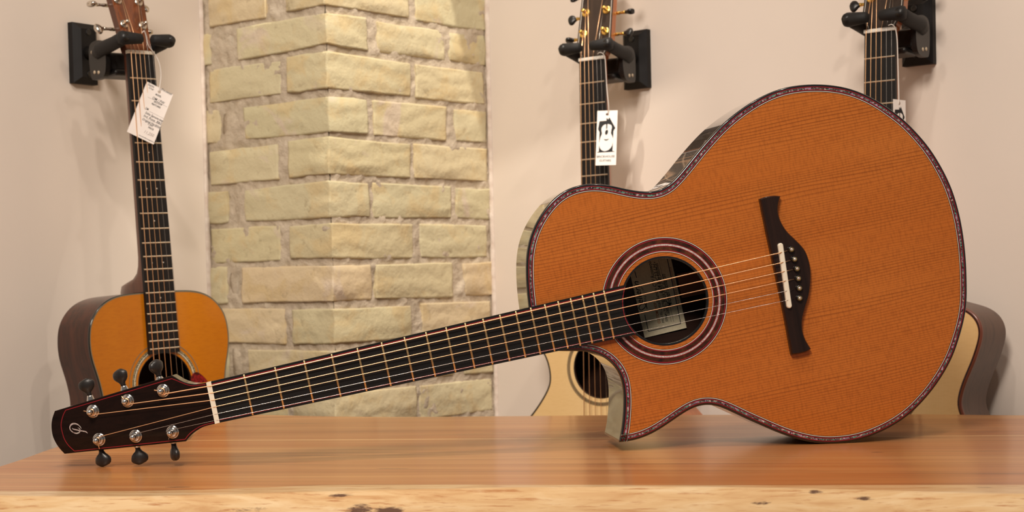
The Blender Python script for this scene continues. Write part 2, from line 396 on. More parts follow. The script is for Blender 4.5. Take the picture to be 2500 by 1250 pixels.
    MT['card'] = plain('white_card', srgb(238, 230, 224), 0.7, 0, 0, 0, 0.02)
    MT['ink'] = plain('black_ink', srgb(24, 22, 24), 0.8)
    MT['ink_orange'] = plain('orange_ink', srgb(176, 100, 36), 0.8)
    MT['ink_grey'] = plain('faint_pencil', srgb(170, 156, 150), 0.8)
    MT['ink_line'] = plain('thin_printed_line', srgb(70, 66, 72), 0.8)
    MT['thread'] = plain('white_thread', srgb(232, 224, 216), 0.7)
    MT['void'] = plain('dark_cavity', srgb(14, 10, 8), 0.9)
build_materials()

# ------------------------------------------------------------------ room shell
HGT = 2.9
d0 = ray(812, 670)
E0 = CAM + d0 * (2.6 / d0.y); E0.z = 0
dR = Vector((math.cos(math.radians(50)), math.sin(math.radians(50)), 0))     # along the right brick face
dL = Vector((-math.cos(math.radians(40)), math.sin(math.radians(40)), 0))    # along the left brick face
LEN_R, LEN_L = 0.412, 0.322
def wall(name, P, along, normal, length, label):
    fr = Fr(P, along, (0, 0, 1), normal)
    mb = MB(); nx, ny = 60, 60
    mb.box((length / 2, HGT / 2, -0.05), (length, HGT, 0.1))
    o = link(name, mb.mesh(name), MT['wall']); o.matrix_world = fr.m
    tag(o, label, kind='structure'); return fr
phiL, phiR = math.radians(55), math.radians(-40)
nL = Vector((math.sin(phiL), -math.cos(phiL), 0)); aL = Vector((nL.y, -nL.x, 0))     # leftwards, towards the viewer
nR = Vector((math.sin(phiR), -math.cos(phiR), 0)); aR = Vector((-nR.y, nR.x, 0))
PL = E0 + dL * LEN_L; PR = E0 + dR * LEN_R
# the plaster starts a little behind the brick so the corner is closed
WL = Fr(PL, -aL, (0, 0, 1), nL); WR = Fr(PR, aR, (0, 0, 1), nR)
def wall_slab(name, fr, x0, x1, label):
    mb = MB(); mb.box(((x0 + x1) / 2, HGT / 2, -0.05), (x1 - x0, HGT, 0.1))
    o = link(name, mb.mesh(name), MT['wall']); o.matrix_world = fr.m; tag(o, label, kind='structure'); return o
wall_slab('wall_left', WL, -2.4, 0.12, 'cream painted plaster wall left of the brick pillar')
wall_slab('wall_right', WR, -0.12, 2.6, 'cream painted plaster wall right of the brick pillar')
mb = MB(); mb.box((0, 1.2, -0.03), (7, 5.6, 0.06)); tag(link('floor', mb.mesh('floor'), MT['floor']), 'dark wooden floor under the counter', kind='structure')

# unseen soffit added as a light blocker; its lower edge shades the bricks
SE = Vector((-0.12, 2.6365, 2.2)); sdir = Vector((1, -0.6955, 0)).normalized(); snrm = Vector((-sdir.y, sdir.x, 0))
mb = MB(); mb.prism([Vector((0, 0)), Vector((2.2, 0)), Vector((2.2, 0.45)), Vector((0.3, 0.45))], 0, HGT - 2.2 - 0.05)
o = link('blocker_soffit', mb.mesh('blocker_soffit'), MT['wall']); o.matrix_world = Fr(SE, sdir, snrm, (0, 0, 1)).m; tag(o, 'added out-of-view soffit blocking light high along the right wall', kind='structure')

# brick pillar : local x along the right face, local y along the left face (both going away), z up
PIL = Fr(E0, dR, dL, (0, 0, 1))
def bump2(a, b, s): return mnoise.noise(Vector((a * s, b * s, 3.1)))
mb = MB()
REC = 0.0046
def face_grid(ln, side):
    nu = int(ln / 0.0035); nz = int(1.75 / 0.0035); rows = []
    for j in range(nz + 1):
        z = 0.6 + 1.75 * j / nz; row = []
        for i in range(nu + 1):
            q = 0.006 + (ln - 0.006) * i / nu
            d = REC + 0.0032 * bump2(q + side * 7, z, 20) + 0.0030 * bump2(q + side * 7, z, 62) + 0.0018 * bump2(q, z + side, 140)
            row.append((d, q, z) if side == 0 else (q, d, z))
        rows.append(row)
    return rows
for side, ln in ((0, LEN_L + 0.03), (1, LEN_R + 0.03)):
    mb.loft(face_grid(ln, side), closed=False, smooth=True)
mb.box((0.2243, 0.1843, 1.45), (0.4315, 0.3515, 2.86))
pil = link('wall_pillar', mb.mesh('wall_pillar'), MT['mortar']); pil.matrix_world = PIL.m
tag(pil, 'exposed buff brick pillar with rough mortar joints in the corner', kind='structure')
def zed(y):   # height at the pillar edge for a pixel row
    d = ray(790 + y * 0.028, y); return (CAM + d * ((E0.y) / d.y)).z
def s_right(px, y):
    h = hit(px, y, E0, -dL) - E0; return h.dot(dR)
def s_left(px, y):
    h = hit(px, y, E0, -dR) - E0; return h.dot(dL)
rows_y = [-80, 21, 118, 223, 327, 435, 537, 638, 745, 849, 953, 1057]
# each course: (left bricks, corner left end, corner right end, right bricks); 'm' marks a mortar-filled patch
courses = [
    ([(505, 647, 'b')], 694, 1000, [(1017, 1187, 'b')]),
    ([(490, 509, 'b'), (514, 568, 'm')], 576, 898, [(923, 1087, 'b'), (1098, 1189, 'b')]),
    ([(507, 680, 'b')], 696, 1004, [(1017, 1183, 'b')]),
    ([(495, 532, 'b'), (537, 586, 'm')], 592, 900, [(913, 1091, 'b'), (1112, 1190, 'b')]),
    ([(510, 676, 'b')], 700, 1004, [(1012, 1191, 'b')]),
    ([(500, 553, 'b'), (558, 590, 'm')], 596, 904, [(913, 1104, 'b'), (1116, 1204, 'b')]),
    ([(512, 681, 'b')], 705, 1012, [(1029, 1192, 'b')]),
    ([(505, 551, 'b'), (555, 583, 'm')], 588, 912, [(919, 1108, 'b'), (1137, 1204, 'b')]),
    ([(515, 694, 'b')], 711, 1008, [(1033, 1198, 'b')]),
    ([(505, 556, 'b'), (562, 598, 'm')], 605, 914, [(922, 1112, 'b'), (1136, 1206, 'b')]),
    ([(515, 698, 'b')], 714, 1020, [(1027, 1206, 'b')]),
]
def brick(x0, x1, y0, y1, z0, z1, mat, name='brick', jit=0.0012):
    bm = bmesh.new(); bmesh.ops.create_cube(bm, size=1.0)
    bmesh.ops.subdivide_edges(bm, edges=list(bm.edges), cuts=5, use_grid_fill=True)
    lo = Vector((x0, y0, z0)); ln = Vector((x1 - x0, y1 - y0, z1 - z0))
    cj = {(a, b, c): Vector([random.uniform(-jit, jit) * q for q in (1, 1, 2)]) for a in (0, 1) for b in (0, 1) for c in (0, 1)}
    def remap(t, L):      # a narrow ring of faces along every edge, even ones between
        t = round(t * 6); e = 0.0030 / abs(L)
        return {0: 0.0, 1: e, 5: 1 - e, 6: 1.0}.get(t, t / 6)
    for v in bm.verts:
        t = [remap(v.co[a] + 0.5, ln[a]) for a in range(3)]
        d = Vector((0, 0, 0))
        for (a, b, c), q in cj.items(): d += q * ((t[0] if a else 1 - t[0]) * (t[1] if b else 1 - t[1]) * (t[2] if c else 1 - t[2]))
        v.co = Vector([lo[a] + t[a] * ln[a] for a in range(3)]) + d
    cx, cy, cz = (x0 + x1) / 2, (y0 + y1) / 2, (z0 + z1) / 2; sd = random.uniform(0, 50); rr = 0.0015 if mat == 'brick' else 0.005
    for v in bm.verts:
        k = [abs(v.co.x - cx) > abs(x1 - x0) / 2 - 0.002 - jit, abs(v.co.y - cy) > abs(y1 - y0) / 2 - 0.002 - jit, abs(v.co.z - cz) > abs(z1 - z0) / 2 - 0.0015 - 2 * jit]
        n = Vector((mnoise.noise(v.co * 34 + Vector((sd, 0, 0))), mnoise.noise(v.co * 34 + Vector((0, sd, 3))), mnoise.noise(v.co * 30 + Vector((7, 1, sd)))))
        amp = 0.0024 if sum(k) >= 2 else 0.0012
        if sum(k) >= 2:
            for a, c_ in ((0, cx), (1, cy), (2, cz)):
                if k[a]: v.co[a] -= math.copysign(rr, v.co[a] - c_)
        v.co += n * amp
    for f in bm.faces: f.smooth = True
    me = bpy.data.meshes.new(name); bm.to_mesh(me); bm.free()
    return link(name, me, MT[mat], pil)
TH = 0.095
for c, (lb, cl, cr, rb) in enumerate(courses):
    yt, yb = rows_y[c], rows_y[c + 1]; ym = (yt + yb) / 2
    jz = 0.0048
    z1, z0 = zed(yt) - jz, zed(yb) + jz
    for (a, b, k) in lb:
        t1, t0 = s_left(a, ym), s_left(b, ym); p = random.uniform(-0.001, 0.002)
        t1 = min(t1, LEN_L + 0.03)
        if k == 'b': brick(p, TH, t0, t1, z0, z1, 'brick')
        else: brick(0.004, TH, t0, t1, z0 - 0.004, z1 + 0.004, 'mortar', 'mortar_patch', 0.0014)
    brick(random.uniform(-0.001, 0.001), s_right(cr, ym), random.uniform(-0.001, 0.001), s_left(cl, ym), z0, z1, 'brick')
    for (a, b, k) in rb:
        brick(s_right(a, ym), min(s_right(b, ym), LEN_R + 0.02), random.uniform(-0.001, 0.002), TH, z0, z1, 'brick')
# ragged plaster lips where the wall paint meets the brick
def lip(name, fr, sgn, label):
    rings = []
    for j in range(260):
        z = 0.7 + 1.7 * j / 259
        r = 0.0026 + 0.0022 * bump2(z, sgn, 40) + 0.0012 * bump2(z, sgn + 5, 130); h = 0.0042 + 0.0015 * bump2(z, 9 + sgn, 60)
        rings.append([(sgn * 0.005, z, 0.0003), (sgn * 0.0025, z, h * 0.8), (0, z, h), (-sgn * r, z, h), (-sgn * (r + 0.002), z, -0.01)])
    mb = MB(); mb.loft(rings, closed=False, smooth=True)
    o = link(name, mb.mesh(name), MT['plaster']); o.matrix_world = fr.m; tag(o, label, kind='structure')
lip('trim_1', WL, -1, 'ragged white plaster lip along the left side of the bricks')
lip('trim_2', WR, 1, 'ragged white plaster lip along the right side of the bricks')

# ------------------------------------------------------------------ live-edge counter
TH8 = math.radians(6.5)
GW = Vector((math.sin(TH8), -math.cos(TH8), 0))
GP = CAM + ray(1250, 668) * 1.725
ZT = hit(2020, 1084, GP, GW).z          # the table top carries the guitar's lower bout
def on_table(px, py):
    d = ray(px, py); return CAM + d * ((ZT - CAM.z) / d.z)
TA = math.radians(-9.5)
TF = Fr((0.0, 1.75, 0), (math.cos(TA), math.sin(TA), 0), (-math.sin(TA), math.cos(TA), 0), (0, 0, 1))
front = [(-150, 1200), (0, 1209), (150, 1211), (300, 1212), (500, 1208), (650, 1203), (800, 1199), (1020, 1194), (1250, 1190), (1500, 1188), (1700, 1188), (1900, 1191), (2100, 1195), (2300, 1201), (2500, 1205)]
backp = [(2500, 1014), (2300, 1012), (2100, 1011), (1700, 1013), (1480, 1014), (1250, 1016), (1000, 1018), (800, 1016.5), (640, 1013), (560, 1012), (450, 1020), (300, 1045), (141, 1091), (64, 1118), (0, 1139), (-120, 1176)]
fl = [TF.local(on_table(*p)).xy for p in front]; bl = [TF.local(on_table(*p)).xy for p in backp]
tl = [Vector(p) for p in fl] + [fl[-1] + Vector((0.2, -0.004)), fl[-1] + Vector((0.42, 0.01)), fl[-1] + Vector((0.47, 0.06)), Vector((fl[-1].x + 0.47, bl[0].y - 0.06)), Vector((fl[-1].x + 0.42, bl[0].y)), bl[0] + Vector((0.1, 0.002))] + [Vector(p) for p in bl]
tl = cat([(p.x, p.y) for p in tl], 10, True)
tl.append(tl[0].copy()); tl = resample(tl, 0.008)[:-1]; tl = relax(tl, 2, True)
m = M('live_edge_slab')
tc = m.n('ShaderNodeTexCoord'); sp = m.n('ShaderNodeSeparateXYZ'); m.l(tc.outputs['Object'], sp.inputs[0])
wv = m.noise(m.coords((0.9, 5, 5)), 1.0, 3)
n1 = m.noise(m.coords((1.3, 34, 34)), 1.0, 6, 0.6, 0.6); n2 = m.noise(m.coords((3.0, 150, 150)), 1.0, 4, 0.6); n3 = m.noise(m.coords((0.5, 10, 10)), 1.0, 3)
heart = m.ramp(n1, [(0.28, srgb(140, 92, 54)), (0.42, srgb(180, 122, 72)), (0.56, srgb(194, 140, 86)), (0.74, srgb(210, 162, 106))])
heart = m.mix(m.ramp(n3, [(0.4, (0, 0, 0)), (0.66, (0.75,) * 3)]), heart, srgb(172, 104, 54))
heart = m.mix(m.ramp(n2, [(0.30, (0.7,) * 3), (0.45, (0, 0, 0))]), heart, srgb(118, 80, 50))
n4 = m.noise(m.coords((1.8, 60, 60), loc=(4, 2, 0)), 1.0, 5, 0.7, 0.8)
heart = m.mix(m.ramp(n4, [(0.60, (0, 0, 0)), (0.70, (0.6,) * 3)]), heart, srgb(104, 72, 50))
sap = m.ramp(m.noise(m.coords((12, 60, 90), rot=(0, -0.45, 0)), 1.0, 5, 0.6, 0.6), [(0.3, srgb(190, 146, 98)), (0.5, srgb(207, 171, 124)), (0.7, srgb(217, 189, 148))])
sap = m.mix(m.ramp(m.noise(m.coords((28, 160, 420), rot=(0, -0.5, 0)), 1.0, 4, 0.6), [(0.30, (0.75,) * 3), (0.44, (0, 0, 0))]), sap, srgb(164, 104, 54))
# heartwood ends a little inside the front edge; a pale streak crosses the slab
bpts = [TF.local(on_table(*q)).xy for q in ((0, 1199), (300, 1200), (500, 1196), (800, 1184.5), (1100, 1183.5), (1500, 1184), (1900, 1184.5), (2300, 1184), (2500, 1184))]
bx0, bx1 = bpts[0].x, bpts[-1].x; by0 = min(p.y for p in bpts); byr = max(p.y for p in bpts) - by0
xr = m.math('MULTIPLY', m.math('SUBTRACT', sp.outputs['X'], bx0), 1 / (bx1 - bx0), True)
yr = m.ramp(xr, [((p.x - bx0) / (bx1 - bx0), ((p.y - by0) / byr,) * 3) for p in bpts])
ye = m.math('ADD', m.math('MULTIPLY', yr, byr), by0)
yv = m.math('ADD', sp.outputs['Y'], m.math('MULTIPLY', m.math('SUBTRACT', wv, 0.5), 0.006))
hf = m.math('MULTIPLY', m.math('SUBTRACT', yv, ye), 600.0, True)
zf = m.math('GREATER_THAN', sp.outputs['Z'], ZT - 0.0008)
col = m.mix(m.math('MULTIPLY', hf, zf), sap, heart)
ys = TF.local(on_table(1100, 1072)).y
st = m.math('SUBTRACT', 1.0, m.math('MULTIPLY', m.math('ABSOLUTE', m.math('SUBTRACT', m.math('ADD', sp.outputs['Y'], m.math('MULTIPLY', m.math('SUBTRACT', wv, 0.5), 0.02)), ys)), 300.0), True)
col = m.mix(m.math('MULTIPLY', m.math('MULTIPLY', st, zf), 1.0), col, srgb(240, 204, 146))
def spotcol(col, px, py, dz, rx, ry, rz, c, k=1.0):
    """a knot or bark pocket in the slab"""
    if dz: 
        P = TF.local(hit(px, py, TF.world((0, TF.local(on_table(px, 1195)).y - 0.02, 0)), -TF.V))
    else: P = TF.local(on_table(px, py))
    mp = m.n('ShaderNodeMapping'); mp.inputs['Location'].default_value = (-P.x / rx, -P.y / ry, -P.z / rz); mp.inputs['Scale'].default_value = (1 / rx, 1 / ry, 1 / rz)
    m.l(tc.outputs['Object'], mp.inputs['Vector'])
    ln = m.n('ShaderNodeVectorMath', operation='LENGTH'); m.l(mp.outputs[0], ln.inputs[0])
    d = m.math('ADD', ln.outputs['Value'], m.math('MULTIPLY', m.math('SUBTRACT', m.noise(m.coords((60, 160, 160)), 1.0, 3, 0.7), 0.5), 2.2))
    f = m.ramp(d, [(0.55, (k,) * 3), (1.05, (0, 0, 0))])
    return m.mix(f, col, c)
for a in [(330, 1217, 1, 0.010, 0.03, 0.0025), (628, 1236, 1, 0.020, 0.03, 0.003), (885, 1246, 1, 0.013, 0.03, 0.006), (950, 1246, 1, 0.016, 0.03, 0.005), (830, 1211, 1, 0.010, 0.03, 0.0015), (1990, 1209, 1, 0.010, 0.03, 0.0018), (2110, 1220, 1, 0.010, 0.03, 0.002), (1850, 1235, 1, 0.012, 0.03, 0.002), (1120, 1196, 1, 0.007, 0.03, 0.0016)]:
    col = spotcol(col, *a, srgb(70, 34, 22), 0.9)
for a in [(435, 1189, 0, 0.016, 0.004, 0.01), (1520, 1062, 0, 0.03, 0.005, 0.01), (2140, 1104, 0, 0.008, 0.003, 0.01), (960, 1144, 0, 0.02, 0.003, 0.01), (2400, 1190, 0, 0.008, 0.002, 0.01), (1300, 1055, 0, 0.07, 0.004, 0.01), (180, 1124, 0, 0.02, 0.003, 0.01)]:
    col = spotcol(col, *a, srgb(96, 58, 36), 0.7)
m.color(col); m.set(Roughness=0.42, Coat_Roughness=0.16)
m.l(m.math('MULTIPLY', zf, 0.42), m.b.inputs['Coat Weight'])
m.l(m.math('SUBTRACT', 0.8, m.math('MULTIPLY', zf, 0.38)), m.b.inputs['Roughness'])
m.bump(n2, 0.06, 0.0006); MT['slab'] = m.mat
tbl = Thing('live_edge_counter', TF, 'long live-edge wooden counter slab carrying the big guitar', 'table')
mb = MB(); mb.fill([tl], ZT)
prof = [(0, 0), (0.004, -0.0015), (0.012, -0.006), (0.022, -0.016), (0.031, -0.032), (0.036, -0.052), (0.030, -0.072), (0.012, -0.085)]
rings = []
for (o_, dz) in prof:
    lp = inset(tl, -o_); r = []
    for p, q in zip(lp, tl):
        k = o_ / 0.036
        w = 0.007 * mnoise.noise(Vector((p.x * 6, p.y * 6, dz * 20))) * k + 0.002 * mnoise.noise(Vector((p.x * 35, p.y * 35, dz * 60))) * k
        d = (p - q).normalized() if (p - q).length > 1e-6 else Vector((0, 0))
        r.append((p.x + d.x * w, p.y + d.y * w, ZT + dz))
    rings.append(r)
rings.reverse()
mb.loft(rings, closed=True, smooth=True)
mb.fill([inset(tl, -0.012)], ZT - 0.085, flip=True)
tbl.part('tabletop', mb, MT['slab'])
for lx in (-0.38, 0.72):
    for ly in (-0.18, 0.22):
        mb = MB(); mb.box((lx, ly, (ZT - 0.085) / 2), (0.07, 0.07, ZT - 0.085)); tbl.part('leg', mb, MT['neckd'])

# ------------------------------------------------------------------ the cutaway guitar on the counter
def plane_pt(px, py, w): return hit(px, py, GP + GW * w, GW)
nut_c = (plane_pt(514.9, 931.5, 0.006) + plane_pt(536.5, 1032, 0.006)) / 2
sad_c = plane_pt(1916, 673.5, 0.006)
GU = (sad_c - nut_c); SCALE = GU.length - 0.0022; GU.normalize()
GB = hit(2020, 1084, GP, GW)
GF = Fr(GB, GU, GW.cross(GU), GW)
g = Thing('acoustic_guitar', GF, 'cedar-topped cutaway acoustic guitar lying on its side along the counter', 'guitar', None)
px_out = [(1512, 1080), (1524, 1079.7), (1548, 1075.6), (1572, 1068.4), (1596, 1057.6), (1620, 1043), (1644, 1026.4), (1668, 1009.6), (1685, 998.8), (1704, 990.4), (1723, 987), (1740, 988), (1760, 993),
 (1796, 1010), (1828, 1025), (1860, 1039), (1892, 1053), (1924, 1065.6), (1956, 1075), (1988, 1081.6), (2020, 1084), (2052, 1082.6), (2100, 1075), (2148, 1057), (2190, 1035), (2222, 1012), (2246, 989), (2271.4, 960.5), (2295, 928.6), (2313.4, 898), (2328.6, 868), (2340, 834.5), (2349.4, 804), (2356, 777), (2360.5, 750), (2362, 720), (2361.5, 690), (2360, 640), (2354, 580), (2343, 520), (2325, 460), (2300, 408), (2270, 360), (2236, 320), (2205, 289), (2179, 270), (2154, 252), (2128, 237), (2102, 225), (2077, 216), (2051, 210), (2025, 206.4), (2000, 205.2), (1980, 205.2), (1968, 205.8), (1944, 208), (1920, 212.3), (1896, 219), (1872, 229), (1848, 241), (1824, 256), (1800, 273), (1776, 292.5), (1752, 315), (1728, 341.7), (1704, 369), (1685, 394), (1663, 420), (1644, 442.5), (1630, 455), (1614, 464), (1595, 468), (1575, 468), (1555, 466), (1528, 461), (1496, 453), (1470.5, 448.5), (1445, 447), (1422.5, 450), (1400, 455), (1377.6, 465), (1355, 481), (1336, 502), (1318.4, 526), (1304, 553), (1294.4, 577), (1288, 603), (1284.8, 628.5), (1283.9, 654), (1284.8, 686), (1287.4, 718), (1291, 750), (1297, 785), (1306, 822), (1322, 848), (1350, 857), (1380, 857.5), (1404, 857), (1428, 857.5), (1447, 860), (1464, 865.6), (1483, 876.4), (1500, 892), (1512, 909), (1519, 928), (1523, 954.4), (1523.5, 983), (1522.4, 1012), (1519, 1045.6), (1515.6, 1067), (1512, 1080)]
og = [Vector(GF.pix(x, y)) for x, y in px_out]
og = resample(cat(og, 8), 0.0026); og = relax(og, 22); og = og[:-1]
def depth(u, v=0): return 0.107 + 0.03 * u        # deeper towards the tail
# ribs, binding, purfling
def zback(u, v): return -depth(u)
mb = MB(); mb.strip(v3(og, -0.006), v3(og, lambda u, v: -depth(u) + 0.004), True, True); mb.f = [f[::-1] for f in mb.f]
g.part('ribs', mb, MT['rose_gloss'], label='glossy dark rosewood sides mirroring the room')
mb = MB(); R = [v3(og, lambda u, v: -depth(u) + 0.004), v3(inset(og, 0.0004), lambda u, v: -depth(u) + 0.001), v3(inset(og, 0.003), lambda u, v: -depth(u))]
mb.loft(R, smooth=True); g.part('back_binding', mb, MT['black'])
mb = MB(); mb.fill([inset(og, 0.003)], 0, flip=True, zf=zback); g.part('back', mb, MT['rose_gloss'])
mb = MB(); mb.fill([inset(og, 0.002)], 0, zf=lambda u, v: -depth(u) + 0.003); g.part('inner_back', mb, MT['inside'])
mb = MB(); mb.loft([v3(og, -0.006), v3(og, -0.0016), v3(inset(og, 0.0005), -0.0004), v3(inset(og, 0.0014), 0.0002), v3(inset(og, 0.0026), 0.0002)], smooth=True)
g.part('binding', mb, MT['black'], label='glossy black outer binding')
bands = [(0.0026, 0.0034, 'red', 'red_purfling'), (0.0034, 0.0038, 'black', 'black_purfling'), (0.0038, 0.0060, 'abalone', 'abalone_purfling'), (0.0060, 0.0069, 'red', 'red_purfling'), (0.0069, 0.0077, 'black', 'black_purfling'), (0.0077, 0.0083, 'white', 'white_purfling'), (0.0083, 0.0088, 'black', 'black_purfling')]
for a, b, mt, nm in bands:
    mb = MB(); mb.strip(v3(inset(og, a), 0.0002), v3(inset(og, b), 0.0002), True); g.part(nm, mb, MT[mt])
HC = Vector(GF.pix(1623, 734.5)); HR = 0.0500
circ = lambda c, r, n=96, s=1: [Vector((c[0] + r * math.cos(s * k * 2 * math.pi / n), c[1] + r * math.sin(s * k * 2 * math.pi / n))) for k in range(n)]
mb = MB(); mb.fill([inset(og, 0.0088), circ(HC, HR)], 0.0); g.part('soundboard', mb, MT['cedar'], label='reddish cedar top with fine straight grain')
mb = MB(); mb.fill([inset(og, 0.0035), circ(HC, HR)], -0.003, flip=True); g.part('soundboard_lining', mb, MT['brace'])
mb = MB(); mb.loft([[(p.x, p.y, z) for p in circ(HC, r)] for r, z in ((HR + 0.0002, 0.0003), (HR - 0.0018, 0.0003), (HR - 0.0022, 0), (HR - 0.0022, -0.0032), (HR + 0.0005, -0.0032))], smooth=False)
g.part('soundhole_binding', mb, MT['black'])
ros = None
for r0, r1, mt, nm in [(0.0558, 0.0705, 'burl', 'rosette'), (0.0701, 0.0706, 'black', 'rosette_line'), (0.0706, 0.0712, 'white', 'rosette_line'), (0.0712, 0.0716, 'black', 'rosette_line'), (0.0687, 0.0698, 'red', 'rosette_line'), (0.0637, 0.0645, 'red', 'rosette_line'), (0.0618, 0.0637, 'pearl', 'pearl_ring'), (0.0610, 0.0618, 'red', 'rosette_line'), (0.0559, 0.0569, 'red', 'rosette_line'), (0.0550, 0.0556, 'white', 'rosette_line'), (0.0546, 0.0550, 'black', 'rosette_line')]:
    mb = MB(); mb.ring(HC, r0, r1, 0.0002 if nm == 'rosette' else 0.0004, 128)
    o = g.part(nm, mb, MT[mt], parent=ros)
    if ros is None: ros = o
# label seen through the soundhole
LW = -depth(HC.x) + 0.0045
lbr, lbl, ltr = [Vector(GF.pix(x, y, LW)) for x, y in ((1676.3, 800.4), (1574, 825), (1642, 634))]
ex = (lbr - lbl).normalized()                          # across the label (print lines stack this way)
ey = Vector((-ex.y, ex.x)); lw = (lbr - lbl).length; lh = 0.112
LF = Fr(GF.world((lbl.x, lbl.y, LW)), GF.U * ey.x + GF.V * ey.y, -(GF.U * ex.x + GF.V * ex.y), GF.W)   # text runs along +ey
mb = MB(); mb.prism([(0, 0), (0, -lw), (lh, -lw), (lh, 0)][::-1], -0.0003, 0.0)
lab = g.part('paper_label', mb, MT['paper'], LF, label='tan paper label glued inside the body')
def lab_px(px, py): return LF.pix(px, py, 0)
mb = MB()
def put(txt, px, py, size, mbx, shear=0.0, width=None, bold=0.0):
    x, y = lab_px(px, py); mbx.text(txt, size, x, y, 0.0003, 0, shear, 'LEFT', width, bold)
put('MODEL:', 1622, 787, 0.0040, mb); put('SERIAL NUMBER:', 1631, 785, 0.0040, mb)
put('Small Jumbo CW Rosewood/Cedar', 1616, 757, 0.0062, mb, 0.3, 0.078, 0.004); put('#0430C23-LH', 1617, 716, 0.0060, mb, 0.3, 0.036, 0.004)
put('"Tuxedo Black with Red Stitches"', 1636, 776, 0.0062, mb, 0.3, 0.068, 0.004)
put('Michel Pellerin', 1642, 749, 0.0085, mb, 0.45, 0.040, 0.003)
put('ellerin', 1571, 742, 0.0105, mb, 0.35, 0.027, 0.006)
for k, ch in enumerate('GUITARES'):
    x, y = lab_px(1552 - 1.0 * k * 0.6, 742 - k * 4.6); mb.text(ch, 0.0032, x, y + 0.00012 * (k - 3.5) ** 2 * -1, 0.0003, (3.5 - k) * 0.06)
for k, ch in enumerate('DEPUIS 1989'):
    x, y = lab_px(1581 - k * 0.9, 738 - k * 3.8); mb.text(ch, 0.0030, x, y + 0.00008 * (k - 5) ** 2, 0.0003, (k - 5) * 0.05)
P_ = [lab_px(*q) for q in ((1580, 754), (1577, 745), (1572, 741), (1564, 744), (1560, 752), (1565, 757), (1572, 753), (1577, 746), (1578, 738))]
mb.ribbon([tuple(p) for p in cat(P_, 6)], 0.0009, 0.0003)
g.part('label_print', mb, MT['ink'], LF, lab)
mb = MB(); put('CUSTOM SHOP', 1613, 789, 0.0048, mb, 0, 0.0255, 0.012); 
g.part('label_heading', mb, MT['ink_orange'], LF, lab); mb = MB(); put('HANDMADE IN QUEBEC, CANADA', 1660, 746, 0.0034, mb, 0, 0.047)
g.part('label_orange_print', mb, MT['ink_orange'], LF, lab)
mb = MB()
for pts in ([(1574, 768), (1583, 809), (1662, 790), (1629, 632)], [(1554, 678), (1546, 650)], [(1645, 786), (1608, 636)], [(1639, 786), (1620, 700)]):
    q = [lab_px(*p) for p in pts]
    for a, b in zip(q[:-1], q[1:]): mb.ribbon([a, b], 0.0009 if pts[0][0] < 1600 else 0.0003, 0.00025)
g.part('label_frame_line', mb, MT['ink_line'], LF, lab)
# lighter centre strip on the inside of the back
q = [GF.pix(x, y, LW) for x, y in ((1652, 669), (1664, 728), (1740, 712), (1728, 655))]
mb = MB(); mb.prism([Vector(p) for p in q], LW - 0.001, LW + 0.0012); g.part('back_strip', mb, MT['brace'])

# neck and fretboard
BT = 0.0062                    # fretboard height above the top
nu = GF.local(nut_c); UN = nu.x
tA, tB = Vector(GF.pix(514.9, 931.5, BT)), Vector(GF.pix(1529.6, 695.2, BT))
bA, bB = Vector(GF.pix(536.5, 1032, BT)), Vector(GF.pix(1556, 816, BT))
endc = [Vector(GF.pix(x, y, BT)) for x, y in ((1527, 701), (1523.5, 715), (1522.5, 728), (1524, 752), (1529.6, 776), (1540, 797), (1548, 808))]
fb = [tA, bA, bB] + endc[::-1] + [tB]
mb = MB(); mb.prism(fb, 0.0003, BT); fbo = bevel(g.part('fretboard', mb, MT['ebony']), 0.0006, 1)
def edge_v(u, top):
    a, b = (tA, tB) if top else (bA, bB); return a.y + (b.y - a.y) * (u - a.x) / (b.x - a.x)
ins = 0.0031
rl_t = [(u, edge_v(u, True) - ins) for u in (tA.x, tB.x - 0.004)]; rl_b = [(u, edge_v(u, False) + ins) for u in (bA.x, bB.x - 0.006)]
mb = MB(); mb.ribbon(rl_t, 0.0010, BT + 0.0001); mb.ribbon(rl_b, 0.0010, BT + 0.0001)
ec = [Vector(GF.pix(x, y, BT)) for x, y in ((1525.5, 700.5), (1520.5, 728), (1521, 752), (1526.5, 776), (1537, 797), (1551, 814.5))]
mb.ribbon([tuple(p) for p in cat(ec, 5)], 0.0008, BT + 0.0001); g.part('red_inlay_line', mb, MT['red'], None, fbo)
for k in range(1, 21):
    u = UN + SCALE * (1 - 2 ** (-k / 12)); a, b = edge_v(u, False) + 0.0006, edge_v(u, True) - 0.0006
    mb = MB(); pr = [(-0.0011, 0), (-0.0008, 0.0007), (0, 0.0011), (0.0008, 0.0007), (0.0011, 0)]
    mb.loft([[(u + x, v, BT + (z if 0 < j < 3 else z * 0.15)) for x, z in pr] for j, v in enumerate((a, a + 0.0012, b - 0.0012, b))], closed=False, smooth=True)
    g.part('fret', mb, MT['fretgold'], None, fbo)
UJ = og[0].x * 0 + GF.pix(1294, 760)[0]     # body joint
def neck_ring(u, dep):
    a, b = edge_v(u, False), edge_v(u, True); c = (a + b) / 2; h = (b - a) / 2 - 0.0002
    return [(u, c + h * math.cos(t), 0.0003 - dep * math.sin(t) ** 0.8 if math.sin(t) > 0 else 0.0003) for t in [math.pi * k / 14 for k in range(15)]]
mb = MB(); st = []
for k in range(12):
    u = UN - 0.004 + (UJ - 0.045 - UN) * k / 11; st.append(neck_ring(u, 0.0205 + 0.003 * k / 11))
for q, dp in ((-0.034, 0.027), (-0.024, 0.036), (-0.015, 0.052), (-0.008, 0.072), (0.0, 0.088), (0.004, 0.088)): st.append(neck_ring(UJ + q, dp))
mb.loft(st, closed=False, smooth=True); g.part('neck', mb, MT['neckd'])
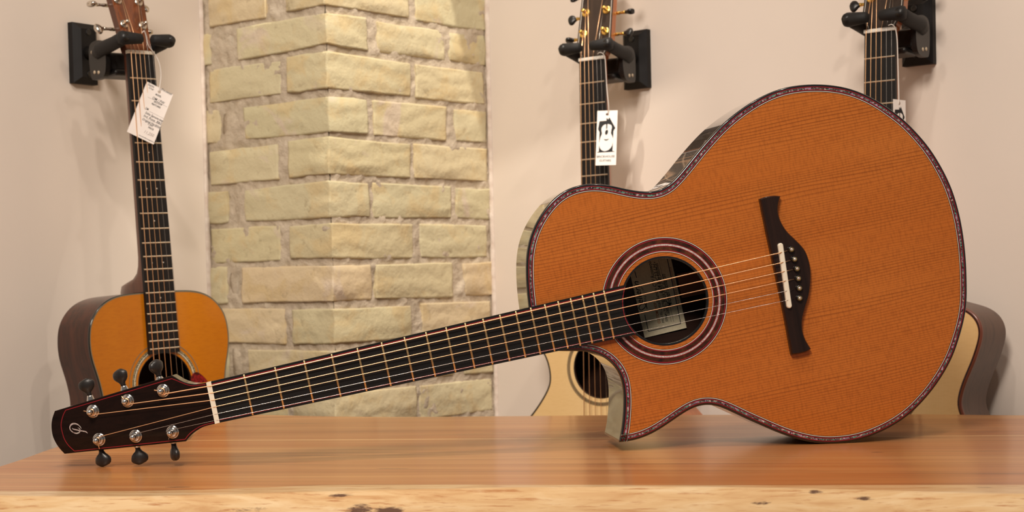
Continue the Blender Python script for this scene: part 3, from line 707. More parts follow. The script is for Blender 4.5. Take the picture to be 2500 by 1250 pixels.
nl = [Vector(GF.pix(x, y, 0.0085)) for x, y in ((503.2, 934.4), (524.8, 1034.9), (536.5, 1032), (514.9, 931.5))]
mb = MB(); mb.prism(nl, 0.0, 0.0088); bevel(g.part('nut', mb, MT['bone'], label='bone nut'), 0.0008)

# headstock, tilted back behind the nut
AL = math.radians(13.5)
hO = GF.world(((nl[0].x + nl[1].x) / 2, (nl[0].y + nl[1].y) / 2, 0.0028))
HF = Fr(hO, GF.U * math.cos(AL) + GF.W * math.sin(AL), GF.V, GF.W * math.cos(AL) - GF.U * math.sin(AL))
hp_top = [(503, 934.4), (489.6, 937.0), (472, 938.0), (456, 935), (440, 928.8), (428.8, 922), (419.6, 916.6)]
hp_end = [(133.5, 1003.5), (127.3, 1022), (125.2, 1041), (128.3, 1063.8), (136.6, 1082.5), (147, 1097), (157.4, 1108)]
hp_bot = [(453.5, 1077.6), (465, 1064), (481, 1051), (500, 1041), (524.8, 1034.9)]
hpl = lambda L, per=5: [Vector(HF.pix(x, y)) for x, y in [tuple(p) for p in cat([Vector((a, b)) for a, b in L], per)]]
hl = hpl(hp_top) + hpl(hp_end) + hpl(hp_bot)
mb = MB(); mb.strip(v3(hl, -0.0012), v3(hl, -0.0150), True); mb.fill([hl], -0.0150, flip=True)
mb.f = mb.f; hs = g.part('headstock', mb, MT['rose_gloss'], HF)
mb = MB(); mb.loft([v3(hl, -0.0012), v3(hl, -0.0004), v3(inset(hl, 0.0005), 0.0)], smooth=False); mb.fill([inset(hl, 0.0005)], 0.0)
hf_ = g.part('headstock_face', mb, MT['headface'], HF, hs, label='glossy dark striped wood face with a red line')
rp = [(501.7, 935.8 + 2.6), (489, 940.2), (472, 941.6), (460, 940), (444.4, 934.5), (432, 929.2), (419.4, 924.3)]
re = [(160.5, 1001.4), (154.3, 1013.9), (150, 1030.5), (149.7, 1043), (153.3, 1059.6), (158.5, 1074), (167.8, 1087.7), (182, 1101.2)]
rb_ = [(452.2, 1072.4), (460, 1062), (470, 1053), (487, 1042), (503, 1036.2), (522.5, 1031.5)]
mb = MB()
for L in (rp, [rp[-1], re[0]], re, [re[-1], rb_[0]], rb_): mb.ribbon([tuple(p) for p in hpl(L)], 0.0008, 0.0002)
g.part('red_inlay_line', mb, MT['red'], HF, hs)
lx = lambda a, b: HF.pix(160 + a / 25, 1020 + b / 25)
def stroke(mb, pts, ws):
    P = cat([Vector((*lx(a, b), w)) for (a, b), w in zip(pts, ws)], 6)
    mb.ribbon([(p.x, p.y) for p in P], [max(p.z, 0.00008) for p in P], 0.00025)
mb = MB(); u_ = 1 / 25 / 2.2 / 1000 * 1.0
W_ = lambda *a: [k * u_ for k in a]
stroke(mb, [(975, 665), (910, 560), (800, 445), (680, 380), (560, 355), (440, 365), (340, 430), (280, 530), (268, 620), (300, 720), (380, 820), (500, 900), (620, 940), (720, 940), (810, 905), (870, 850), (895, 785), (880, 700), (830, 640), (745, 600)], W_(25, 40, 55, 75, 90, 95, 90, 70, 60, 55, 55, 60, 68, 75, 75, 75, 70, 55, 40, 20))
stroke(mb, [(412, 625), (460, 680), (560, 710), (700, 740), (880, 780), (1060, 810), (1200, 835), (1290, 880), (1350, 940)], W_(14, 45, 65, 70, 70, 68, 66, 58, 30))
g.part('logo', mb, MT['pearl'], HF, hs, label='mother-of-pearl script letter')
# tuners
def knob_mesh(mb, base, axis, nrm, roll, L=0.0178, Wd=0.0094):
    """ebony bean-shaped button along axis"""
    a = Vector(axis).normalized(); n = Vector(nrm); n = (n - a * n.dot(a)).normalized(); b = n.cross(a)
    b, n = b * math.cos(roll) + n * math.sin(roll), n * math.cos(roll) - b * math.sin(roll)
    pf = [(0.0, .30, .62), (.12, .31, .64), (.24, .44, .70), (.36, .72, .86), (.50, .94, 1.0), (.66, 1.0, 1.0), (.82, .97, .94), (.92, .82, .76), (.98, .52, .46), (1.0, .06, .05)]
    rings = []
    for t, w, h in pf:
        sh = 0.0016 * math.sin(t * 3.0)
        rings.append([Vector(base) + a * (t * L - 0.0009 * math.cos(2 * q) * t) + b * (Wd * w * math.cos(q) + sh) + n * (0.0046 * h * math.sin(q)) for q in [k * 2 * math.pi / 18 for k in range(18)]])
    mb.loft(rings, True, True, True)
tun = [((227, 1004), (221.5, 977), (211.5, 925), 0.1), ((312, 978.5), (304, 950), (292.5, 902), -0.25), ((398.6, 953.6), (390, 925), (380, 879), 1.05),
       ((242.3, 1073), (246, 1094), (251.2, 1138), 0.1), ((331.5, 1064.8), (335, 1088), (340, 1133), -0.2), ((421.5, 1054.8), (423.5, 1079), (427.5, 1123), 0.9)]
posts = []
ZK = -0.0085
for k, (bp, e0, e1, roll) in enumerate(tun):
    c = HF.pix(*bp); c3 = (c[0], c[1], 0)
    mb = MB(); mb.lathe([(0.0074, 0.0), (0.0074, 0.0006), (0.0068, 0.0011), (0.0062, 0.0012), (0.0060, 0.0024), (0.0052, 0.0036), (0.0040, 0.0040), (0.0035, 0.0040)], c3, (0, 0, 1), 28)
    t = g.part('tuner', mb, MT['chrome'], HF)
    mb = MB(); mb.lathe([(0.0034, 0.0030), (0.0030, 0.0048), (0.0023, 0.0054), (0.0023, 0.0072), (0.0031, 0.0080), (0.0036, 0.0096), (0.0033, 0.0114), (0.0020, 0.0128), (0.0, 0.0133)], c3, (0, 0, 1), 18)
    g.part('tuner_post', mb, MT['chrome'], HF, t)
    a = HF.p3(*e0, ZK); b = HF.p3(*e1, ZK); ax = (b - a).normalized(); tot = (b - a).length
    fl_ = tot - 0.0185
    mb = MB(); mb.lathe([(0.0045, -0.006), (0.0044, 0.0), (0.0034, fl_ * 0.75), (0.0034, fl_ * 0.8), (0.0030, fl_ * 0.82), (0.0033, fl_ * 0.88), (0.0033, fl_ * 0.92), (0.0029, fl_ * 0.94), (0.0031, fl_)], a, ax, 18)
    g.part('tuner_ferrule', mb, MT['chrome'], HF, t)
    mb = MB(); knob_mesh(mb, a + ax * fl_, ax, (0, 0, 1), roll, tot - fl_); g.part('tuner_knob', mb, MT['knob'], HF, t)
    posts.append(c)
# bridge, saddle, pins
brp = [(1853.6, 486), (1864, 482), (1877, 479), (1890.6, 477.8), (1904, 479)], [(1904, 479), (1900, 493.6), (1898, 510), (1900, 527), (1908, 547), (1920.8, 566), (1937.6, 582.6), (1954.4, 599.5), (1966, 616), (1974.6, 641.5), (1978, 668), (1977, 695), (1973, 722), (1966, 745.6), (1959.5, 769), (1957, 789), (1958.4, 809.5), (1964.5, 828), (1973, 843), (1978.6, 851.5)], [(1978.6, 851.5), (1968, 858), (1951, 863), (1931, 865.6)], [(1931, 865.6), (1910.7, 755.7), (1892, 668), (1870, 567.5), (1853.6, 486)]
bl_ = []
for seg in brp: bl_ += [Vector(GF.pix(x, y, 0.004)) for x, y in [tuple(p) for p in cat([Vector(q) for q in seg], 4)][:-1]]
bl_ = bl_[::-1]
if sum(bl_[i - 1].x * bl_[i].y - bl_[i].x * bl_[i - 1].y for i in range(len(bl_))) < 0: bl_ = bl_[::-1]
mb = MB(); mb.loft([v3(bl_, 0.0003), v3(bl_, 0.006), v3(inset(bl_, 0.0012), 0.0082)], smooth=False); mb.fill([inset(bl_, 0.0012)], 0.0082)
br = g.part('bridge', mb, MT['ebony_bridge'], label='dark wooden bridge with flared wings')
s0, s1 = Vector(GF.pix(1904.7, 593.5, 0.011)), Vector(GF.pix(1927.7, 752.5, 0.011)); sd = (s1 - s0).normalized(); sn = Vector((-sd.y, sd.x)); rr = 0.0029
sl = [s0 + sd * rr + (sn * math.cos(t) - sd * math.sin(t)) * rr for t in [math.pi * k / 8 for k in range(9)]][::-1] + [s1 - sd * rr + (sn * math.cos(t) + sd * math.sin(t)) * rr for t in [math.pi * k / 8 for k in range(9)]]
if sum(sl[i - 1].x * sl[i].y - sl[i].x * sl[i - 1].y for i in range(len(sl))) < 0: sl = sl[::-1]
mb = MB(); mb.loft([v3(sl, 0.008), v3(sl, 0.0118), v3(inset(sl, 0.0009), 0.0128)], smooth=False); mb.fill([inset(sl, 0.0009)], 0.0128); g.part('saddle', mb, MT['bone'], None, br)
pins = [(1931.9, 609), (1939.6, 632.7), (1945.7, 656), (1949, 679.8), (1951.4, 703.6), (1952, 727.8)]
for q in pins:
    c = GF.pix(*q, 0.011); c3 = (c[0], c[1], 0)
    mb = MB(); mb.lathe([(0.0026, 0.004), (0.0030, 0.0085), (0.0036, 0.0095), (0.0037, 0.0112), (0.0030, 0.0124), (0.0024, 0.0126), (0.0, 0.0126)], c3, (0, 0, 1), 18); p = g.part('bridge_pin', mb, MT['black'], None, br)
    mb = MB(); mb.ring(c, 0.0017, 0.0024, 0.0128, 20); g.part('pin_ring', mb, MT['gold'], None, p)
    mb = MB(); mb.lathe([(0.0017, 0.0125), (0.0015, 0.0129), (0.0, 0.0130)], c3, (0, 0, 1), 14); g.part('pin_dot', mb, MT['pearl'], None, p)
# strings
nut_px = [(513, 942.3), (517, 959.3), (520.3, 976.8), (523.5, 993.4), (526.7, 1010.8), (529.8, 1025.4)]
sad_px = [(1905.5, 617.0), (1909, 641.2), (1912.3, 663.2), (1915.8, 686.2), (1919.3, 710.6), (1923, 732.8)]
end_px = [(1922, 612.3), (1929.5, 636), (1935.5, 658.5), (1939, 681.8), (1937.5, 707), (1938, 730)]
rad = [0.00068, 0.00056, 0.00047, 0.00040, 0.00024, 0.00020]
order = [2, 1, 0, 3, 4, 5]       # post of each string, thick to thin
H2G = GF.m.inverted() @ HF.m
for k in range(6):
    pc = posts[order[k]]; nz = GF.p3(*nut_px[k], 0.0090); sz = GF.p3(*sad_px[k], 0.0132); ez = GF.p3(*end_px[k], 0.0085)
    nzh = H2G.inverted() @ nz; side = -1 if k < 3 else 1
    d = Vector((nzh.x - pc[0], nzh.y - pc[1])).normalized(); pr_ = Vector((d.y, -d.x)) * (1 if k < 3 else -1)
    rp_ = 0.0028 + rad[k]; coil = []
    a0 = math.atan2(pr_.y, pr_.x); sg = -1 if k < 3 else 1
    tail_dir = {0: (-0.0065, 0.003), 1: (-0.002, 0.0065), 2: (-0.0065, 0.003), 3: (0.0018, -0.0095), 4: (0.0045, -0.0065), 5: (-0.003, -0.0065)}[k]
    coil = [Vector((pc[0], pc[1], 0.0078)) + Vector((tail_dir[0], tail_dir[1], 0.0015)), Vector((pc[0] + tail_dir[0] * 0.3, pc[1] + tail_dir[1] * 0.3, 0.0078))]
    for j in range(21):
        th = a0 + sg * (2 * math.pi * 1.6) * (1 - j / 20); coil.append(Vector((pc[0] + rp_ * math.cos(th), pc[1] + rp_ * math.sin(th), 0.0074 - 0.0020 * j / 20)))
    path = [H2G @ p for p in coil] + [nz, nz + (sz - nz).normalized() * 0.004, sz.lerp(nz, 0.002), sz, ez]
    mb = MB(); mb.tube(path, rad[k], 8); g.part('string', mb, MT['bronze' if k < 4 else 'steel'], label='bronze wound string' if k < 4 else 'plain steel string')

# ------------------------------------------------------------------ guitars hanging on the walls
def hang_frame(nut, y, phi, tau, low=None):
    p = math.radians(phi); n = Vector((math.sin(p), -math.cos(p), 0)); W = n * math.cos(tau) + Vector((0, 0, 1)) * math.sin(tau)
    d = ray(*nut); O = CAM + d * (y / d.y)
    V = (O - hit(*low, O, W)) if low else Vector((0, 0, 1)) - W * W.z
    V.normalize(); return Fr(O, V.cross(W), V, W)
def hung_guitar(G, label, half, P):
    """G: frame at the nut, x across, y up the neck, z out of the top"""
    ybot = min(y for _, y in half); dep = P.get('depth', 0.103)
    root = Fr(G.world((0, ybot, -dep)), G.U, G.V, G.W)
    t = Thing('acoustic_guitar', root, label, 'guitar', 'guitars hanging on the walls')
    A = lambda nm, mb, mt, parent=None, fr=G, label=None: t.part(nm, mb, MT[mt], fr, parent, label)
    hp = [Vector(p) for p in half]                      # from the bottom centre up the right side to the neck
    loop = hp + [Vector((-p.x, p.y)) for p in reversed(hp[1:])]
    loop = cat(loop, 8, True); loop.append(loop[0].copy()); loop = relax(resample(loop, 0.004), 6)[:-1]
    zb = lambda x, y: -(dep - 0.012 * (y - ybot) / 0.5)
    mb = MB(); mb.strip(v3(loop, -0.004), v3(loop, lambda x, y: zb(x, y) + 0.003), True, True); mb.f = [f[::-1] for f in mb.f]; A('ribs', mb, P['side'])
    bw = P.get('bind_w', 0.003)
    mb = MB(); mb.loft([v3(loop, -0.004), v3(loop, -0.001), v3(inset(loop, 0.0009), 0.0002), v3(inset(loop, bw), 0.0002)], smooth=True); A('binding', mb, P['bind'])
    k = bw
    for w, mt in P.get('purf', []):
        mb = MB(); mb.strip(v3(inset(loop, k), 0.0002), v3(inset(loop, k + w), 0.0002)); A('purfling', mb, mt); k += w
    mb = MB(); mb.strip(v3(loop, lambda x, y: zb(x, y) + 0.003), v3(inset(loop, 0.0015), zb), True, True); mb.f = [f[::-1] for f in mb.f]; A('back_binding', mb, P.get('bbind', P['bind']))
    mb = MB(); mb.fill([inset(loop, 0.0015)], 0, flip=True, zf=zb); A('back', mb, P['side'])
    hc = P['hole']; hr = P['hr']
    mb = MB(); mb.fill([inset(loop, k), circ(hc, hr, 64)], 0.0); A('soundboard', mb, P['top'])
    mb = MB(); mb.loft([[(p.x, p.y, z) for p in circ(hc, hr, 48)] for z in (0.0002, -0.004)], smooth=True); mb.fill([inset(loop, 0.004)], 0, zf=lambda x, y: zb(x, y) + 0.003); A('inner_body', mb, 'inside')
    ro = None
    for r0, r1, mt in P['ros']:
        mb = MB(); mb.ring(hc, r0, r1, 0.0004 if ro else 0.0002, 72); o = A('rosette', mb, mt, ro); ro = ro or o
    # neck, heel, fretboard
    S = P['S']; nw, ew, ye = P['nutw'] / 2, P['endw'] / 2, P['end']; yj = P['join']
    ws = lambda y: nw + (ew - nw) * (y / ye); BT = 0.0062
    def nring(y, d):
        h = ws(y) - 0.0003; return [(h * math.cos(q), y, 0.0003 - d * max(math.sin(q), 0) ** 0.8) for q in [math.pi * k / 12 for k in range(13)]]
    st = [nring(0.006 + (yj + 0.05) * k / 8, 0.020 + 0.004 * k / 8) for k in range(9)] + [nring(yj + q, d) for q, d in ((0.042, 0.028), (0.032, 0.036), (0.024, 0.052), (0.019, 0.078), (0.015, 0.094), (0.006, 0.099), (0.0, 0.100))]
    mb = MB(); mb.loft(st, closed=False, smooth=True); A('neck', mb, P['neck'])
    mb = MB(); mb.prism([Vector(p) for p in ((-nw, 0), (-ew, ye), (ew, ye), (nw, 0))], 0.0003, BT); fo = A('fretboard', mb, 'ebony_y')
    for k in range(1, 21):
        y = -S * (1 - 2 ** (-k / 12))
        if y < ye + 0.004: break
        h = ws(y) - 0.0003
        mb = MB(); mb.loft([[(x, y + a, BT + z) for a, z in ((-0.0011, 0), (0, 0.0011), (0.0011, 0))] for x in (-h, h)], closed=False, smooth=True, caps=False); A('fret', mb, 'fretsilver', fo)
    for k, xs in P.get('dots', []):
        y = -S * (1 - (2 ** (-k / 12) + 2 ** (-(k - 1) / 12)) / 2)
        for x in xs: mb = MB(); mb.lathe([(0.0011, BT), (0.0010, BT + 0.0003)], (x, y, 0), (0, 0, 1), 12); A('fret_dot', mb, 'white', fo)
    mb = MB(); mb.box((0, 0.0028, 0.0045), (P['nutw'] + 0.001, 0.0056, 0.009)); bevel(A('nut', mb, P.get('nutmat', 'bone')), 0.001)
    # headstock
    al = P.get('tilt', math.radians(13)); H = Fr(G.world((0, 0.0056, 0.002)), G.U, G.V * math.cos(al) - G.W * math.sin(al), G.W * math.cos(al) + G.V * math.sin(al))
    hh = [Vector(p) for p in P['head']]; hl = [Vector((-p.x, p.y)) for p in reversed(hh)]; hl = (hh + hl)
    mb = MB(); mb.strip(v3(hl, -0.001), v3(hl, -0.0145), True); mb.fill([hl], -0.0145, flip=True); hs = A('headstock', mb, P['neck'], None, H)
    mb = MB(); mb.strip(v3(hl, 0.0), v3(hl, -0.001), True); mb.fill([hl], 0.0); A('headstock_face', mb, P['face'], hs, H)
    if P.get('hline'):
        L = inset(hl, 0.0028); mb = MB(); mb.ribbon([(p.x, p.y) for p in L[:len(hh)]], 0.0007, 0.0002); mb.ribbon([(p.x, p.y) for p in L[len(hh):]], 0.0007, 0.0002); A('headstock_line', mb, 'white', hs, H)
    tm = P['metal']; posts = []
    for sgn in (-1, 1):
        for r in range(3):
            y = P['ty'][r]; x = sgn * P['tx'][r]; c = (x, y, 0)
            mb = MB(); mb.lathe([(0.0074, 0), (0.0072, 0.001), (0.0060, 0.0022), (0.0042, 0.0025)], c, (0, 0, 1), 20); tu = A('tuner', mb, tm, None, H)
            mb = MB(); mb.lathe([(0.003, 0.002), (0.003, 0.005), (0.0022, 0.0060), (0.0022, 0.0085), (0.0032, 0.0096), (0.0034, 0.0115), (0.002, 0.0132), (0, 0.0133)], c, (0, 0, 1), 14); A('tuner_post', mb, tm, tu, H)
            he = P['hx'](y) - (P.get('rin', 0.0) if sgn > 0 else 0.0); a = Vector((sgn * (he - 0.004), y, P.get('tz', -0.0175))); ax = Vector((sgn, 0, 0)); ro_ = P['roll'][(r + (0 if sgn < 0 else 3)) % 6]
            mb = MB(); mb.lathe([(0.0030, 0), (0.0028, 0.008), (0.0022, 0.010), (0.0026, 0.0165), (0.0032, 0.019)], a, ax, 12); mb.box((sgn * (he - 0.012), y, -0.0165), (0.016, 0.020, 0.005)); A('tuner_shaft', mb, tm, tu, H)
            mb = MB(); knob_mesh(mb, a + ax * 0.018, ax, (0, math.sin(ro_), math.cos(ro_)), 0.0, 0.0165, 0.0095); A('tuner_knob', mb, P['knob'], tu, H)
            posts.append((sgn, r, c))
    # bridge and strings
    yb_ = -S; bp = [(-0.076, yb_ - 0.012), (-0.03, yb_ - 0.020), (0, yb_ - 0.026), (0.03, yb_ - 0.020), (0.076, yb_ - 0.012), (0.076, yb_ + 0.008), (-0.076, yb_ + 0.008)]
    mb = MB(); mb.prism([Vector(p) for p in bp], 0.0003, 0.0085); bo = A('bridge', mb, 'ebony_y')
    mb = MB(); mb.box((0, yb_, 0.0105), (0.072, 0.003, 0.006)); A('saddle', mb, 'bone', bo)
    H2 = G.m.inverted() @ H.m
    for k in range(6):
        f = k / 5 - 0.5; n = Vector((f * (P['nutw'] - 0.008), 0.003, 0.0092)); s = Vector((f * 0.054, yb_, 0.0142))
        sgn = -1 if k < 3 else 1; r = k if k < 3 else 5 - k
        px_, py_ = sgn * P['tx'][r], P['ty'][r]
        q = Vector((px_ - sgn * 0.0028, py_, 0.0070)); coil = [Vector((px_ + 0.0028 * math.cos(th), py_ + 0.0028 * math.sin(th), 0.0066 + 0.0002 * j)) for j, th in enumerate([(0 if sgn < 0 else math.pi) + jj * 0.7 * sgn for jj in range(12)])][::-1]
        mb = MB(); mb.tube([H2 @ p for p in coil + [q]] + [n, n.lerp(s, 0.004), s, s + Vector((0, -0.006, -0.005))], rad[k] * 1.05, 6); A('string', mb, 'bronze' if k < 4 else 'steel')
    if P.get('guard'):
        mb = MB(); mb.prism([Vector(p) for p in cat([Vector(q) for q in P['guard']], 5, True)], 0.0004, 0.0012); A('pickguard', mb, 'tortoise', label='red tortoiseshell pickguard')
    return t
G1 = hang_frame((339, 134), 2.43, 45, 0.05, (397.4, 861.5))
G2 = hang_frame((1448, 149), 2.59, -30, 0.045, (1467, 893))
G3 = hang_frame((2152, 80), 2.265, -38, 0.04)
common = dict(nutw=0.0455, endw=0.056, metal='gold', knob='blackplastic')
hung_guitar(G1, 'amber-topped guitar with brown rosewood sides hanging left of the bricks',
    [(0, -0.868), (0.06, -0.864), (0.12, -0.842), (0.168, -0.800), (0.190, -0.742), (0.180, -0.680), (0.150, -0.620), (0.121, -0.575), (0.111, -0.535), (0.115, -0.500), (0.124, -0.465), (0.126, -0.440), (0.122, -0.413), (0.110, -0.393), (0.093, -0.379), (0.070, -0.371), (0.040, -0.3685), (0.0, -0.368)],
    dict(common, nutw=0.0465, endw=0.054, S=0.668, end=-0.465, join=-0.370, hole=(0, -0.512), hr=0.0475, depth=0.108, top='amber', side='rose1', bind='black', bind_w=0.0013, purf=[(0.0015, 'greenline')], bbind='black',
         ros=[(0.0525, 0.0575, 'herring'), (0.0518, 0.0526, 'greenline'), (0.0574, 0.0584, 'greenline'), (0.0538, 0.0546, 'white'), (0.0556, 0.0562, 'black'), (0.0628, 0.0640, 'greenline'), (0.0474, 0.0482, 'black')],
         neck='neck1', face='head1', head=[(0.0225, 0), (0.0345, 0.165), (0.0345, 0.178)], ty=(0.044, 0.084, 0.124), tx=(0.0165, 0.0185, 0.0205), hx=lambda y: 0.0225 + 0.072 * y, metal='nickel', knob='nickel', roll=(0.25, 1.35, 0.8, 1.2, 0.6, 0.9), tilt=math.radians(14), rin=0.011, tz=-0.021,
         dots=[(5, (0,)), (7, (-0.009, 0.009)), (9, (0,)), (12, (-0.010, 0.010)), (15, (0,))],
         guard=[(0.047, -0.508), (0.060, -0.500), (0.080, -0.520), (0.094, -0.560), (0.090, -0.605), (0.062, -0.612), (0.040, -0.585), (0.044, -0.545)]))
hg = [(0.0225, 0), (0.0225, 0.004), (0.0315, 0.022), (0.0285, 0.165), (0.012, 0.178)]
hung_guitar(G2, 'pale spruce-topped guitar with orange sides hanging right beside the bricks',
    [(0, -0.855), (0.07, -0.850), (0.13, -0.826), (0.178, -0.780), (0.198, -0.722), (0.188, -0.660), (0.158, -0.612), (0.123, -0.572), (0.101, -0.540), (0.097, -0.520), (0.104, -0.490), (0.126, -0.455), (0.140, -0.425), (0.138, -0.398), (0.122, -0.376), (0.090, -0.364), (0.045, -0.361), (0.0, -0.361)],
    dict(common, S=0.650, end=-0.462, join=-0.361, hole=(0, -0.508), hr=0.0495, top='spruce', side='mahog', bind='darkline', bind_w=0.0035, bbind='darkline',
         ros=[(0.0495, 0.0508, 'black'), (0.0575, 0.0588, 'darkline'), (0.0595, 0.0612, 'darkline'), (0.0620, 0.0630, 'darkline')], neck='mahog', face='head2', head=hg, ty=(0.044, 0.082, 0.120), tx=(0.020, 0.0192, 0.0184), hx=lambda y: 0.032 - 0.021 * y, roll=(1.5, 0.1, 0.8, 0.5, 1.3, 0.2), hline=True, nutmat='whitenut'))
hung_guitar(G3, 'spruce-topped guitar with dark rosewood sides hanging at the far right',
    [(0, -0.860), (0.08, -0.855), (0.145, -0.828), (0.190, -0.780), (0.208, -0.720), (0.200, -0.660), (0.172, -0.612), (0.138, -0.572), (0.121, -0.542), (0.120, -0.526), (0.127, -0.503), (0.141, -0.470), (0.150, -0.440), (0.1495, -0.425), (0.142, -0.410), (0.125, -0.398), (0.090, -0.388), (0.045, -0.376), (0.0, -0.366)],
    dict(common, nutw=0.047, S=0.650, end=-0.462, join=-0.362, hole=(0, -0.508), hr=0.0495, top='spruce', side='rose3', bind='redwood', bind_w=0.0032, purf=[(0.0016, 'black'), (0.0008, 'redwood')], bbind='redwood',
         ros=[(0.0495, 0.0508, 'black'), (0.0575, 0.0620, 'darkline')], neck='mahog', face='head2', head=hg, ty=(0.050, 0.088, 0.126), tx=(0.020, 0.0192, 0.0184), hx=lambda y: 0.032 - 0.021 * y, roll=(0.1, 1.2, 0.6, 0.3, 0.9, 1.4), hline=True, nutmat='whitenut'))

# ------------------------------------------------------------------ wall hangers
def hanger(G, Wf, ppx, label):
    c = hit(*ppx, Wf.O, Wf.W); PF = Fr(c, Wf.U, (0, 0, 1), Wf.W)
    t = Thing('guitar_hanger', PF, label, 'guitar hanger', 'padded wall hangers')
    mb = MB(); mb.cbox((0, 0, 0.0105), (0.050, 0.099, 0.021), 0.010); t.part('back_plate', mb, MT['hangerwood'])
    for y in (-0.034, 0.034):
        mb = MB(); mb.lathe([(0.0056, 0.0211), (0.0046, 0.0218), (0.0022, 0.0216), (0.0, 0.0214)], (0, y, 0), (0, 0, 1), 14); t.part('screw', mb, MT['hangermetal'])
    yk = 0.015; xa = 0.037
    B = G.world((0, 0.0, -0.062)); Bl = PF.local(B)
    mb = MB(); mb.tube([(0, 0, 0.02), (0, 0, 0.034), Bl * 0.85 + Vector((0, 0, 0.034)) * 0.15, Bl], [0.012, 0.009, 0.009, 0.010], 14); t.part('shaft', mb, MT['hangermetal'])
    mb = MB(); mb.box((0, -0.004, -0.060), (0.060, 0.030, 0.030)); mb.box((0, -0.022, -0.056), (0.046, 0.010, 0.044)); bevel(t.part('yoke_body', mb, MT['hangermetal'], G), 0.005, 3)
    for s in (-1, 1):
        L = [(-0.082, -0.022), (-0.070, -0.030), (-0.045, -0.028), (-0.036, -0.014), (-0.034, 0.012), (-0.040, 0.026), (-0.066, 0.030), (-0.082, 0.020)]
        lp = cat([Vector(q) for q in L], 4, True); m4 = Matrix(((0, 0, 1, s * 0.034 - 0.004), (0, 1, 0, 0), (1, 0, 0, 0), (0, 0, 0, 1)))
        mb = MB(); mb.prism([p for p in lp], 0.0, 0.008, m=m4); ch = t.part('yoke_cheek', mb, MT['hangermetal'], G)
        for z, y in ((-0.073, 0.014), (-0.070, -0.018), (-0.058, -0.020)):
            mb = MB(); mb.lathe([(0.0030, -0.001), (0.0028, 0.0008), (0.0, 0.0014)], (s * 0.038, y, z), (s, 0, 0), 12); t.part('rivet', mb, MT['rivet'], G, ch)
        mb = MB(); mb.tube([(s * 0.034, yk - 0.004, -0.060), (s * xa, yk, -0.045), (s * (xa + 0.001), yk, -0.030), (s * (xa + 0.001), yk + 0.002, -0.006), (s * (xa + 0.001), yk + 0.004, 0.012), (s * (xa + 0.001), yk + 0.005, 0.019)], [0.0118, 0.0122, 0.0110, 0.0102, 0.0104, 0.0085], 16); t.part('padded_arm', mb, MT['foam'], G)
        p0 = Vector((s * (xa + 0.004), yk + 0.005, 0.023)); p1 = Vector((s * 0.008, yk + 0.0045, 0.0275)); d = (p1 - p0)
        mb = MB(); mb.tube([p0 - d * 0.20, p0 - d * 0.16, p0, p0 + d * 0.5, p0 + d * 0.93, p1], [0.004, 0.0092, 0.0108, 0.0092, 0.0078, 0.004], 16); lb = t.part('locking_bar', mb, MT['foam'], G)
        mb = MB(); mb.lathe([(0.0062, 0.0), (0.0060, 0.0010), (0.0, 0.0012)], p0 + Vector((0, 0, 0.0095)), (0, 0, 1), 16); t.part('bar_cap', mb, MT['hangermetal'], G, lb)
    return t
hanger(G1, WL, (197, 133), 'black padded hanger on the left wall gripping the amber guitar')
hanger(G2, WR, (1560, 147), 'black padded hanger beside the bricks gripping the pale guitar')
hanger(G3, WR, (2247, 80), 'black padded hanger at the top right corner of the picture')

# ------------------------------------------------------------------ price tags
def card_frame(G, tl_, tr_, bl_px):
    a, b, c = [G.world(G.p3(*q)) for q in (tl_, tr_, bl_px)]
    U = (b - a).normalized(); V = (a - c); V = (V - U * V.dot(U)).normalized()
    return Fr(a, U, V, U.cross(V)), (b - a).length, (a - c).length
def tag_card(T, C, w, h, hole, r=0.0024):
    mb = MB(); out = [Vector(p) for p in ((0, -h), (w, -h), (w, 0), (0, 0))]; hc = circ(hole, r, 14)
    mb.fill([out, hc], 0.0002); mb.fill([out, hc], -0.0002, flip=True); mb.strip(v3(out, -0.0002), v3(out, 0.0002))
    return T.part('card', mb, MT['card'], C)
def thread(T, G, pts, fr=None):
    P = cat([G.world(G.p3(x, y, z)) for x, y, z in pts], 6); inv = T.inv
    mb = MB(); mb.tube([inv @ p for p in P], 0.00075, 6); T.part('thread', mb, MT['thread'])
# tag with handwriting, tucked under the strings of the amber guitar
C1, w1, h1 = card_frame(G1, (358.6, 199, 0.0086), (422.4, 231, 0.0190), (328, 329, 0.0086))
T1 = Thing('price_tag', C1, 'white handwritten price tag tucked under the strings of the amber guitar', 'price tag', 'price tags on the hanging guitars')
cpx = lambda x, y: C1.pix(310 + x / 6.94, 190 + y / 6.94)
cd1 = tag_card(T1, C1, w1, h1, cpx(548, 238), 0.0026)
mb = MB(); mb2 = MB()
def w_(txt, x, y, size, mbx, shear=0.2, width=None, bold=0.004):
    a = cpx(x, y); mbx.text(txt, size, a[0], a[1], 0.0004, 0, shear, 'LEFT', (width or 0) * 0.84, bold)
w_('Santa', 345, 118, 0.0052, mb, 0.25, 0.0125); w_('Cruz', 362, 175, 0.0052, mb, 0.25, 0.0095); w_('(Pre-owned', 568, 205, 0.0056, mb, 0.25, 0.022)
w_('MODEL', 478, 290, 0.0040, mb, 0, 0.0115, 0.02); w_('OM / PW', 420, 352, 0.0062, mb, 0.2, 0.0245); w_('#2504', 450, 412, 0.0052, mb, 0.2, 0.016); w_('FEATURES', 412, 448, 0.0040, mb, 0, 0.0178, 0.02)
w_('OM', 300, 530, 0.0058, mb, 0.2, 0.0065); w_('Sitka Spruce top', 300, 602, 0.0056, mb, 0.25, 0.036); w_('Ind. Rose. B&S', 275, 652, 0.0056, mb, 0.25, 0.036); w_('Original Hardshell', 250, 710, 0.0056, mb, 0.25, 0.0375)
